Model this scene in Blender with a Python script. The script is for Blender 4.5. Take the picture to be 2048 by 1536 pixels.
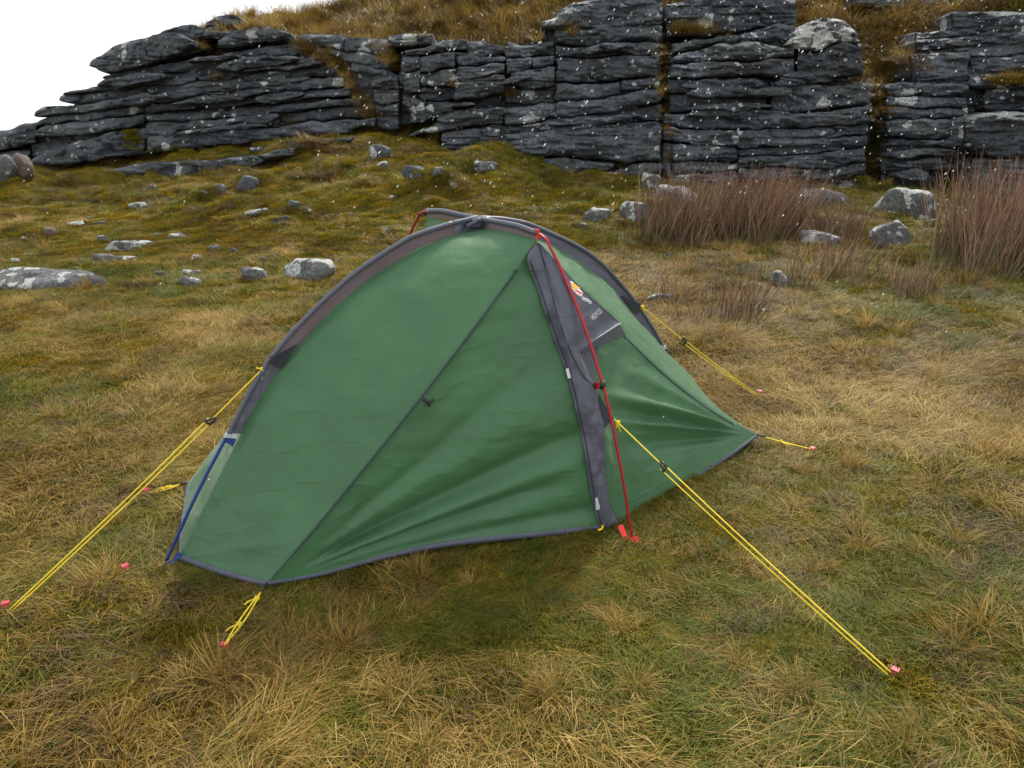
import bpy, bmesh, math, random
import numpy as np
from mathutils import Vector, Matrix
from mathutils.bvhtree import BVHTree
random.seed(7); rng = np.random.default_rng(11)
for o in list(bpy.data.objects): bpy.data.objects.remove(o)
scene = bpy.context.scene; COL = scene.collection
R = math.radians

# ------------------------------------------------------------------ camera, sky, sun, exposure
F = 1480.0; PITCH = R(17.5); EYE = 1.6; SLOPE = 0.09
cam = bpy.data.cameras.new('camera'); cam.sensor_width = 36; cam.lens = 36*F/2048
cam.clip_start = 0.05; cam.clip_end = 2000
camo = bpy.data.objects.new('camera', cam); COL.objects.link(camo)
camo.location = (0, 0, EYE); camo.rotation_euler = (R(90)-PITCH, 0, 0)
scene.camera = camo
SUN_AZ, SUN_EL = R(20), R(46)
world = bpy.data.worlds.new('World'); scene.world = world; world.use_nodes = True
wn = world.node_tree; wn.nodes.clear()
sky = wn.nodes.new('ShaderNodeTexSky'); sky.sky_type = 'NISHITA'; sky.sun_disc = False
sky.sun_elevation = SUN_EL; sky.sun_rotation = SUN_AZ; sky.air_density = 1; sky.dust_density = 3
tc = wn.nodes.new('ShaderNodeTexCoord'); ns = wn.nodes.new('ShaderNodeTexNoise')
ns.inputs['Scale'].default_value = 2.2; ns.inputs['Detail'].default_value = 5
wn.links.new(tc.outputs['Generated'], ns.inputs['Vector'])
rp = wn.nodes.new('ShaderNodeValToRGB')
rp.color_ramp.elements[0].position = .3; rp.color_ramp.elements[0].color = (8.6, 8.9, 9.4, 1)
rp.color_ramp.elements[1].position = .62; rp.color_ramp.elements[1].color = (11.2, 11.3, 11.4, 1)
wn.links.new(ns.outputs['Fac'], rp.inputs['Fac'])
mx = wn.nodes.new('ShaderNodeMix'); mx.data_type = 'RGBA'; mx.inputs['Factor'].default_value = .92
wn.links.new(sky.outputs['Color'], mx.inputs['A']); wn.links.new(rp.outputs['Color'], mx.inputs['B'])
bg = wn.nodes.new('ShaderNodeBackground'); bg.inputs['Strength'].default_value = 0.1
wo = wn.nodes.new('ShaderNodeOutputWorld')
wn.links.new(mx.outputs['Result'], bg.inputs['Color']); wn.links.new(bg.outputs[0], wo.inputs[0])
sl = bpy.data.lights.new('sun', 'SUN'); sl.energy = 3.4; sl.angle = R(9); sl.color = (1, .95, .86)
slo = bpy.data.objects.new('sun', sl); COL.objects.link(slo)
sd = Vector((math.sin(SUN_AZ)*math.cos(SUN_EL), math.cos(SUN_AZ)*math.cos(SUN_EL), math.sin(SUN_EL)))
slo.rotation_euler = sd.to_track_quat('Z', 'Y').to_euler(); slo.location = (3, 9, 12)
vs = scene.view_settings; vs.view_transform = 'Standard'; vs.look = 'None'; vs.exposure = 0.44; vs.gamma = 1
vs.use_curve_mapping = False
scene.render.resolution_x = 1024; scene.render.resolution_y = 768
scene.render.engine = 'CYCLES'
scene.cycles.use_adaptive_sampling = True; scene.cycles.adaptive_threshold = .025; scene.cycles.max_bounces = 5; scene.cycles.diffuse_bounces = 2; scene.cycles.glossy_bounces = 2; scene.cycles.transmission_bounces = 3; scene.cycles.transparent_max_bounces = 4

# ------------------------------------------------------------------ survey helpers: bearings measured in the photo -> world points
CAM = np.array([0, 0, EYE]); FW = np.array([0, math.cos(PITCH), -math.sin(PITCH)])
UP = np.array([0, math.sin(PITCH), math.cos(PITCH)]); RT = np.array([1., 0, 0])
NG = np.array([0, -SLOPE, 1.]); NG /= np.linalg.norm(NG)
def ray(x, y): return FW + RT*((x-1024)/F) - UP*((y-768)/F)
def gnd(x, y, h=0.):
    d = ray(x, y); return CAM + d*((h - NG@CAM)/(NG@d))
def pln(x, y, p, n):
    d = ray(x, y); return CAM + d*((n@(p-CAM))/(n@d))
def proj(P):
    v = np.asarray(P) - CAM; z = v@FW
    return 1024 + F*(v@RT)/z, 768 - F*(v@UP)/z

# ------------------------------------------------------------------ noise
def _h(ix, iy, iz):
    n = (ix.astype(np.int64)*374761393 + iy.astype(np.int64)*668265263 + iz.astype(np.int64)*2147483647) & 0xffffffff
    n = ((n ^ (n >> 13))*1274126177) & 0xffffffff
    n = ((n ^ (n >> 16))*2246822519) & 0xffffffff
    return ((n ^ (n >> 15)) & 0xffff)/65535.0
def vnoise(x, y, z=0.0):
    x, y, z = np.broadcast_arrays(np.asarray(x, float), np.asarray(y, float), np.asarray(z, float))
    ix, iy, iz = np.floor(x), np.floor(y), np.floor(z)
    fx, fy, fz = x-ix, y-iy, z-iz
    fx, fy, fz = [f*f*f*(f*(f*6-15)+10) for f in (fx, fy, fz)]
    r = 0
    for a in (0, 1):
        for b in (0, 1):
            for c in (0, 1):
                w = (fx if a else 1-fx)*(fy if b else 1-fy)*(fz if c else 1-fz)
                r = r + w*_h(ix+a, iy+b, iz+c)
    return r*2-1
def fbm(x, y, z=0.0, o=4, g=.5):
    s = 0; A = 1; k = 1
    for i in range(o):
        s = s + A*vnoise(np.asarray(x)*k+17.3*i, np.asarray(y)*k+5.1*i, np.asarray(z)*k+9.7*i); A *= g; k *= 2.03
    return s
def sstep(a, b, x):
    t = np.clip((x-a)/(b-a), 0, 1); return t*t*(3-2*t)

# ------------------------------------------------------------------ materials
def new_mat(name):
    m = bpy.data.materials.new(name); m.use_nodes = True
    nt = m.node_tree; nt.nodes.clear()
    out = nt.nodes.new('ShaderNodeOutputMaterial')
    b = nt.nodes.new('ShaderNodeBsdfPrincipled'); nt.links.new(b.outputs[0], out.inputs[0])
    return m, nt, b, out
def nd(nt, t, **kw):
    n = nt.nodes.new(t)
    for k, v in kw.items():
        if k in n.inputs.keys(): n.inputs[k].default_value = v
        else: setattr(n, k, v)
    return n
def ramp(nt, stops, fac=None):
    r = nt.nodes.new('ShaderNodeValToRGB'); e = r.color_ramp.elements
    while len(e) < len(stops): e.new(.5)
    for el, (p, c) in zip(e, stops): el.position = p; el.color = (*c, 1)
    if fac is not None: nt.links.new(fac, r.inputs['Fac'])
    return r
def math_(nt, op, a, b=None):
    n = nt.nodes.new('ShaderNodeMath'); n.operation = op
    for i, v in enumerate((a, b)):
        if v is None: continue
        if isinstance(v, (int, float)): n.inputs[i].default_value = v
        else: nt.links.new(v, n.inputs[i])
    return n.outputs[0]
def noise_tex(nt, scale, detail=4, rough=.55, vec=None, mapscale=None):
    if vec is None:
        g = nt.nodes.new('ShaderNodeNewGeometry'); vec = g.outputs['Position']
    if mapscale:
        mp = nt.nodes.new('ShaderNodeMapping'); mp.inputs['Scale'].default_value = mapscale
        nt.links.new(vec, mp.inputs['Vector']); vec = mp.outputs[0]
    n = nd(nt, 'ShaderNodeTexNoise', Scale=scale, Detail=detail, Roughness=rough)
    nt.links.new(vec, n.inputs['Vector']); return n.outputs['Fac']
def mixc(nt, fac, a, b):
    n = nt.nodes.new('ShaderNodeMix'); n.data_type = 'RGBA'
    for k, v in (('Factor', fac), ('A', a), ('B', b)):
        if isinstance(v, (int, float)): n.inputs[k].default_value = v
        elif isinstance(v, tuple): n.inputs[k].default_value = (*v, 1)
        else: nt.links.new(v, n.inputs[k])
    return n.outputs['Result']
def bump(nt, b, h, strength=.5, dist=.01):
    n = nd(nt, 'ShaderNodeBump', Strength=strength, Distance=dist)
    nt.links.new(h, n.inputs['Height']); nt.links.new(n.outputs[0], b.inputs['Normal'])

def plain(name, col, rough=.6, metal=0., var=.12):
    m, nt, b, _ = new_mat(name)
    f = noise_tex(nt, 60, 3)
    c0 = tuple(c*(1-var) for c in col); c1 = tuple(min(1, c*(1+var)) for c in col)
    nt.links.new(ramp(nt, [(.3, c0), (.7, c1)], f).outputs[0], b.inputs['Base Color'])
    b.inputs['Roughness'].default_value = rough; b.inputs['Metallic'].default_value = metal
    return m

def rock_mat(name, base, lichen=.5, warm=0., crown=0.):
    m, nt, b, _ = new_mat(name)
    f1 = noise_tex(nt, 1.1, 6, .6); f2 = noise_tex(nt, 28, 5, .7); f3 = noise_tex(nt, 130, 2, .6)
    lo = tuple(c*.55 for c in base); hi = tuple(c*1.95 for c in base)
    col = ramp(nt, [(.3, lo), (.5, base), (.7, hi)], f1).outputs[0]
    sp = ramp(nt, [(.36, (.45,)*3), (.52, (1,)*3), (.66, (1.9, 1.9, 1.85))], f2).outputs[0]
    mm = nt.nodes.new('ShaderNodeMix'); mm.data_type = 'RGBA'; mm.blend_type = 'MULTIPLY'; mm.inputs['Factor'].default_value = .85
    nt.links.new(col, mm.inputs['A']); nt.links.new(sp, mm.inputs['B']); col = mm.outputs['Result']
    # greenish algae film and brown stains
    st = noise_tex(nt, 2.3, 5, .6, mapscale=(1, 1, .6))
    col = mixc(nt, ramp(nt, [(.52, (0,)*3), (.72, (.6,)*3)], st).outputs[0], col, (.075, .08, .045))
    # crusty pale lichen: discs with ragged edges, crowded in some places
    g = nt.nodes.new('ShaderNodeNewGeometry')
    dn = nd(nt, 'ShaderNodeTexNoise', Scale=9., Detail=4.); nt.links.new(g.outputs['Position'], dn.inputs['Vector'])
    vm = nt.nodes.new('ShaderNodeVectorMath'); vm.operation = 'SCALE'; vm.inputs['Scale'].default_value = .2
    nt.links.new(dn.outputs['Color'], vm.inputs[0])
    va = nt.nodes.new('ShaderNodeVectorMath'); va.operation = 'ADD'
    nt.links.new(g.outputs['Position'], va.inputs[0]); nt.links.new(vm.outputs[0], va.inputs[1])
    vo = nd(nt, 'ShaderNodeTexVoronoi', Scale=2.6); nt.links.new(va.outputs[0], vo.inputs['Vector'])
    vo2 = nd(nt, 'ShaderNodeTexVoronoi', Scale=8.5); nt.links.new(va.outputs[0], vo2.inputs['Vector'])
    sep = nt.nodes.new('ShaderNodeSeparateColor'); nt.links.new(vo.outputs['Color'], sep.inputs[0])
    sep2 = nt.nodes.new('ShaderNodeSeparateColor'); nt.links.new(vo2.outputs['Color'], sep2.inputs[0])
    cl = noise_tex(nt, .7, 3)
    sx = nt.nodes.new('ShaderNodeSeparateXYZ'); nt.links.new(g.outputs['Normal'], sx.inputs[0])
    cl = math_(nt, 'ADD', cl, math_(nt, 'MULTIPLY', sx.outputs['Z'], crown))
    a = math_(nt, 'LESS_THAN', vo.outputs['Distance'], math_(nt, 'MULTIPLY', math_(nt, 'SUBTRACT', sep.outputs[0], 1-lichen), .8))
    c = math_(nt, 'LESS_THAN', vo2.outputs['Distance'], math_(nt, 'MULTIPLY', math_(nt, 'SUBTRACT', math_(nt, 'ADD', sep2.outputs[0], math_(nt, 'SUBTRACT', cl, .5)), 1-.62*lichen), 1.1))
    lm = math_(nt, 'MAXIMUM', a, c)
    lf = noise_tex(nt, 45, 3); lm = math_(nt, 'MULTIPLY', lm, ramp(nt, [(.34, (.1,)*3), (.5, (.9,)*3)], lf).outputs[0])
    col = mixc(nt, lm, col, (.5, .52, .49))
    if warm: col = mixc(nt, warm, col, (.17, .11, .075))
    nt.links.new(col, b.inputs['Base Color'])
    b.inputs['Roughness'].default_value = .72; b.inputs['Specular IOR Level'].default_value = .35
    hh = math_(nt, 'ADD', math_(nt, 'MULTIPLY', f2, 1.0), math_(nt, 'MULTIPLY', f3, .35))
    bump(nt, b, hh, .9, .035)
    return m

def grass_mat(name, stops, patch_scale=.9, trans=.25):
    m, nt, b, out = new_mat(name)
    at = nd(nt, 'ShaderNodeAttribute', attribute_name='tone')
    n1 = noise_tex(nt, patch_scale, 4, .6); n2 = noise_tex(nt, patch_scale*5, 3, .6)
    f = math_(nt, 'ADD', math_(nt, 'MULTIPLY', at.outputs['Fac'], .42),
              math_(nt, 'ADD', math_(nt, 'MULTIPLY', n1, .75), math_(nt, 'MULTIPLY', n2, .5)))
    f = math_(nt, 'SUBTRACT', f, .335)
    c = ramp(nt, stops, f).outputs[0]
    nt.links.new(c, b.inputs['Base Color']); b.inputs['Roughness'].default_value = .6
    b.inputs['Specular IOR Level'].default_value = .25
    t = nt.nodes.new('ShaderNodeBsdfTranslucent'); nt.links.new(c, t.inputs[0])
    ms = nd(nt, 'ShaderNodeMixShader', Fac=trans)
    nt.links.new(b.outputs[0], ms.inputs[1]); nt.links.new(t.outputs[0], ms.inputs[2]); nt.links.new(ms.outputs[0], out.inputs[0])
    return m

def fabric(name, col, trans=.3, rough=.42, var=.1, weave=True, spec=.5, sheen=.0):
    m, nt, b, out = new_mat(name)
    f = noise_tex(nt, 5, 4); c0 = tuple(c*(1-var) for c in col); c1 = tuple(c*(1+var) for c in col)
    c = ramp(nt, [(.3, c0), (.7, c1)], f).outputs[0]
    # beads of water and dust on the cloth
    sp = noise_tex(nt, 240, 2, .5)
    c = mixc(nt, ramp(nt, [(.68, (0,)*3), (.76, (.35,)*3)], sp).outputs[0], c, tuple(min(1, x*1.6+.06) for x in col))
    nt.links.new(c, b.inputs['Base Color']); b.inputs['Roughness'].default_value = rough
    b.inputs['Specular IOR Level'].default_value = spec
    b.inputs['Sheen Weight'].default_value = sheen; b.inputs['Sheen Roughness'].default_value = .35; b.inputs['Sheen Tint'].default_value = (.85, 1, .85, 1)
    w1 = noise_tex(nt, 14, 5, .55, mapscale=(1, 1, .45)); w2 = noise_tex(nt, 420, 2)
    w3 = noise_tex(nt, 4.5, 2, .4, mapscale=(.8, .8, 2.2)); w3 = math_(nt, 'ABSOLUTE', math_(nt, 'SUBTRACT', w3, .5))
    bump(nt, b, math_(nt, 'ADD', math_(nt, 'ADD', math_(nt, 'MULTIPLY', w1, .35), ramp(nt, [(0, (.17,)*3), (.04, (.06,)*3), (.14, (0,)*3)], w3).outputs[0]), math_(nt, 'MULTIPLY', w2, .05)), .5, .02)
    t = nt.nodes.new('ShaderNodeBsdfTranslucent'); nt.links.new(c, t.inputs[0])
    ms = nd(nt, 'ShaderNodeMixShader', Fac=trans)
    nt.links.new(b.outputs[0], ms.inputs[1]); nt.links.new(t.outputs[0], ms.inputs[2]); nt.links.new(ms.outputs[0], out.inputs[0])
    return m

M = {}
M['rock'] = rock_mat('dark granite', (.064, .074, .084), .48)
M['pale_rock'] = rock_mat('lichen crusted granite', (.11, .115, .115), .9, 0., .75)
M['stone'] = rock_mat('grey field stone', (.11, .115, .12), .65, 0., .3)
M['brown_stone'] = rock_mat('brown field stone', (.09, .08, .07), .2, .3)
M['green'] = fabric('green flysheet', (.092, .225, .105), .44, .42, sheen=.4)
M['grey_fabric'] = fabric('slate grey fabric', (.095, .10, .135), .15, sheen=.15)
M['mesh_fabric'] = fabric('purple grey mesh', (.115, .09, .10), .3, .7)
M['dark_fabric'] = plain('dark reinforcement', (.022, .026, .034), .7)
M['hem'] = plain('slate hem tape', (.075, .085, .115), .7)
M['seam'] = plain('taped seam', (.045, .10, .07), .6)
M['stitch'] = plain('seam stitching', (.04, .07, .065), .6)
M['red_pole'] = plain('red anodised alloy', (.36, .022, .03), .38, .35)
M['blue_pole'] = plain('blue anodised alloy', (.012, .045, .22), .38, .35)
M['red'] = plain('red webbing', (.75, .03, .025), .6)
M['blue'] = plain('blue webbing', (.015, .05, .23), .7)
M['yellow'] = plain('yellow cord', (.78, .58, .02), .6)
M['white'] = plain('white print', (.8, .8, .8), .5)
M['reflect'] = plain('reflective tape', (.5, .52, .56), .4)
M['orange'] = plain('orange print', (.85, .42, .03), .5)
M['peg'] = plain('pink red peg', (.62, .06, .10), .45, .2)
M['black'] = plain('black plastic', (.015, .016, .018), .5)
M['snow'] = plain('sleet', (.9, .91, .93), .6)
straw = [(.12, (.07, .042, .014)), (.3, (.15, .088, .024)), (.45, (.255, .155, .042)), (.62, (.37, .25, .08)), (.85, (.58, .45, .21))]
green = [(.15, (.03, .045, .010)), (.35, (.065, .09, .018)), (.55, (.12, .14, .026)), (.72, (.20, .18, .04)), (.9, (.34, .27, .09))]
moss = [(.15, (.07, .062, .010)), (.35, (.15, .115, .013)), (.5, (.24, .17, .014)), (.66, (.31, .21, .018)), (.85, (.36, .24, .03))]
mossg = [(.15, (.05, .06, .010)), (.4, (.11, .115, .013)), (.6, (.19, .165, .016)), (.85, (.28, .22, .025))]
brown = [(.15, (.05, .032, .018)), (.4, (.125, .078, .036)), (.6, (.21, .14, .062)), (.85, (.36, .27, .13))]
def vivid(st, k=1.3, t=(1.1, 1.03, .8)):
    r = []
    for p_, c in st:
        l = .3*c[0]+.6*c[1]+.1*c[2]; r.append((p_, tuple(max(.004, (l+(x-l)*k)*q) for x, q in zip(c, t))))
    return r
straw, green, moss, mossg, brown = vivid(straw, 1.08, (1.02, 1.04, .95)), vivid(green, 1.12, (1.1, 1.05, .85)), vivid(moss, 1.05, (1.06, 1.06, .95)), vivid(mossg, 1.05, (1.05, 1.05, .9)), vivid(brown, 1.0, (.95, .95, .95))
M['straw'] = grass_mat('straw grass', straw); M['green_grass'] = grass_mat('green grass', green)
M['moss'] = grass_mat('ochre moss', moss); M['moss_green'] = grass_mat('yellow green moss', mossg); M['brown'] = grass_mat('brown moor grass', brown)

# ------------------------------------------------------------------ mesh helpers
def mk(name, V, Fc, mat=None, parent=None, smooth=True, col=COL):
    V = np.asarray(V, float)
    if parent is not None: V = V - np.array(parent['origin'])
    me = bpy.data.meshes.new(name); me.from_pydata(V.tolist(), [], Fc if isinstance(Fc, list) else np.asarray(Fc).tolist())
    if mat is not None: me.materials.append(mat)
    if smooth: me.polygons.foreach_set('use_smooth', np.ones(len(me.polygons), bool))
    me.update()
    o = bpy.data.objects.new(name, me)
    if col is not None: col.objects.link(o)
    if parent is not None: o.parent = parent['obj']
    return o
def tag(o, label=None, cat=None, group=None, kind=None):
    for k, v in (('label', label), ('category', cat), ('group', group), ('kind', kind)):
        if v: o[k] = v
    return o
def thing(name, label, cat, loc, group=None):
    o = bpy.data.objects.new(name, None); COL.objects.link(o); o.location = loc; o.empty_display_size = .1
    tag(o, label, cat, group); return {'obj': o, 'origin': [float(c) for c in loc]}
def part_of(o): return {'obj': o, 'origin': getattr(o, '_or', (0, 0, 0))}
def sub(o, parent): return {'obj': o, 'origin': parent['origin']}
def grid_faces(nu, nv, off=0):
    i = np.arange(nu-1)[:, None]*nv + np.arange(nv-1)[None, :] + off
    i = i.ravel(); return np.stack([i, i+nv, i+nv+1, i+1], 1).tolist()
def catmull(P, n):
    P = np.asarray(P, float)
    if len(P) == 2: return P[0] + (P[1]-P[0])*np.linspace(0, 1, n)[:, None]
    Q = np.vstack([2*P[0]-P[1], P, 2*P[-1]-P[-2]]); out = []
    for i in range(1, len(Q)-2):
        t = np.linspace(0, 1, 24, endpoint=False)[:, None]
        a, b, c, d = Q[i-1], Q[i], Q[i+1], Q[i+2]
        out.append(.5*(2*b + (c-a)*t + (2*a-5*b+4*c-d)*t*t + (3*b-a-3*c+d)*t**3))
    out = np.vstack(out+[P[-1:]])
    s = np.r_[0, np.cumsum(np.linalg.norm(np.diff(out, axis=0), axis=1))]; s /= s[-1]
    u = np.linspace(0, 1, n); return np.stack([np.interp(u, s, out[:, k]) for k in range(out.shape[1])], 1)
def tube(P, r, k=8, taper=None):
    P = np.asarray(P, float); n = len(P); T = np.gradient(P, axis=0); T /= np.linalg.norm(T, axis=1)[:, None]
    ref = np.array([0, 0, 1.]) if abs(T[0, 2]) < .9 else np.array([1., 0, 0])
    V = []
    for i in range(n):
        a = np.cross(T[i], ref); a /= np.linalg.norm(a); b = np.cross(T[i], a); rr = r if taper is None else r*taper[i]
        for j in range(k):
            w = 2*math.pi*j/k; V.append(P[i]+rr*(math.cos(w)*a+math.sin(w)*b))
    Fc = []
    for i in range(n-1):
        for j in range(k): Fc.append([i*k+j, i*k+(j+1) % k, (i+1)*k+(j+1) % k, (i+1)*k+j])
    Fc.append(list(range(k))[::-1]); Fc.append([(n-1)*k+j for j in range(k)])
    return np.array(V), Fc
def join(*parts):
    V = []; Fc = []; o = 0
    for v, f in parts:
        V.append(np.asarray(v)); Fc += [[i+o for i in q] for q in f]; o += len(v)
    return np.vstack(V), Fc
def ribbon(A, B, th):
    """strip between polylines A and B, given thickness along its normal"""
    A = np.asarray(A); B = np.asarray(B); n = len(A)
    T = np.gradient((A+B)/2, axis=0); nn = np.cross(T, B-A); nn /= np.linalg.norm(nn, axis=1)[:, None]+1e-9
    V = np.vstack([A, B, B+nn*th, A+nn*th]); Fc = []
    for i in range(n-1):
        for k in range(4):
            a = k*n+i; b = ((k+1) % 4)*n+i; Fc.append([a, b, b+1, a+1])
    Fc.append([0, n, 2*n, 3*n]); Fc.append([4*n-1, 3*n-1, 2*n-1, n-1])
    return V, Fc

# ------------------------------------------------------------------ terrain
FB = np.array([(-250, 352, 15.4), (0, 347, 14.6), (200, 347, 13.8), (300, 330, 13.5), (420, 306, 13.2), (560, 290, 13.0), (750, 265, 12.6), (860, 290, 12.2),
     (1000, 328, 11.8), (1100, 352, 11.6), (1300, 366, 11.3), (1500, 377, 11.2), (1735, 378, 11.0), (1930, 388, 10.5), (2048, 402, 10.0), (2300, 430, 9.2)])
TLn = np.array([(-250, 345), (0, 318), (60, 300), (130, 262), (190, 222), (260, 170), (330, 126), (400, 92), (600, 74), (760, 108), (960, 100), (1090, 68), (1300, 75), (1590, 60), (1720, 62), (1900, 25), (2048, 5), (2300, -40)], float)
SKn = np.array([(-250, 360), (0, 330), (60, 312), (130, 280), (190, 240), (260, 190), (330, 130), (400, 74), (480, 48), (620, 36), (660, 22), (705, 0), (760, -40), (1000, -80), (1500, -120), (2048, -160), (2300, -190)], float)
def _az(L): 
    d = np.array([ray(p[0], p[1]) for p in L]); return d[:, 0]/d[:, 1], d[:, 2]/d[:, 1]
fa, fz = _az(FB); FZ = EYE + FB[:, 2]*fz
ta, tz = _az(TLn); sa, sz = _az(SKn)
def Db(a): return np.interp(a, fa, FB[:, 2])
def Zb(a): return np.interp(a, fa, FZ)
def Zt(a): return EYE + (Db(a)+2.0)*np.interp(a, ta, tz)
def Zs(a): return EYE + (Db(a)+5.5)*np.interp(a, sa, sz)
TC = np.array([0.1, 2.95])     # tent centre in plan
def terrain(x, y, lumps=True):
    x = np.asarray(x, float); y = np.asarray(y, float)
    a = np.clip(x/np.maximum(y, 2.), -1.3, 1.3); D = Db(a); b = y - D; zb = Zb(a); zt = Zt(a); zs = Zs(a)
    near = SLOPE*y + (zb - SLOPE*D)*sstep(.5, 1., y/D)**1.3
    f = np.clip((b-.45)/1.55, 0, 1); wall = zb + (zt-zb)*f
    top = zt + (zs-zt)*np.clip((b-2)/3.5, 0, 1)
    far = zs - .12*np.maximum(b-5.5, 0) + .10*sstep(-.1, .3, a)*np.maximum(b-5.5, 0)
    z = np.where(b < .45, near, np.where(b < 2, wall, np.where(b < 5.5, top, far)))
    z = np.where(y < 0, SLOPE*y, z); z = np.maximum(z, -40)
    if lumps:
        tent = np.exp(-(((x-TC[0])/1.6)**4 + ((y-TC[1])/1.25)**4))
        r = np.clip(y/D, 0, 1.6)
        amp = .026 + .075*sstep(.5, .8, r) + .09*sstep(1.1, 1.3, r)
        z = z + amp*(fbm(x*2.3, y*2.3, 1.5, 4)*.9 + .5*fbm(x*.7, y*.7, 4.2, 2))*(1-.85*tent)
        hum = np.maximum(fbm(x*1.1+30, y*1.5, 8.1, 3), 0)
        z = z + .26*hum*sstep(.5, .75, r)*(1-sstep(.97, 1.02, r))*sstep(.25, -.1, a)
        z = z + .10*np.maximum(fbm(x*2.2, y*2.2, 3.3, 2), 0)*sstep(1.1, 1.25, r)
    return z
def axis(lo, hi, step, far, g=1.18):
    c = list(np.arange(lo, hi+1e-6, step)); s = step
    while c[-1] < far: s *= g; c.append(c[-1]+s)
    s = step
    while c[0] > -far: s *= g; c.insert(0, c[0]-s)
    return np.array(c)
gx = axis(-13, 12, .085, 260); gy = axis(.6, 19, .085, 260)
X, Y = np.meshgrid(gx, gy, indexing='ij'); Z = terrain(X, Y)
TV = np.stack([X.ravel(), Y.ravel(), Z.ravel()], 1)
TFc = np.array(grid_faces(len(gx), len(gy)))
def ground_mat():
    m, nt, b, _ = new_mat('moor turf')
    n1 = noise_tex(nt, .7, 5, .6); n2 = noise_tex(nt, 7, 5, .65)
    f = math_(nt, 'ADD', math_(nt, 'MULTIPLY', n1, .6), math_(nt, 'MULTIPLY', n2, .5))
    c = ramp(nt, [(.3, (.035, .03, .012)), (.45, (.08, .07, .014)), (.58, (.16, .125, .018)), (.72, (.2, .14, .03))], f).outputs[0]
    nt.links.new(c, b.inputs['Base Color']); b.inputs['Roughness'].default_value = .95; b.inputs['Specular IOR Level'].default_value = .1
    bump(nt, b, math_(nt, 'ADD', n2, noise_tex(nt, 50, 4, .7)), 1., .05)
    return m
M['ground'] = ground_mat()
ground = mk('ground', TV, TFc, M['ground']); tag(ground, kind='structure')
def hit(px, py):
    d = ray(px, py); t = np.linspace(1.2, 30, 4000); P = CAM + d[None, :]*t[:, None]
    k = np.argmax(terrain(P[:, 0], P[:, 1]) > P[:, 2]); return P[k]

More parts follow.
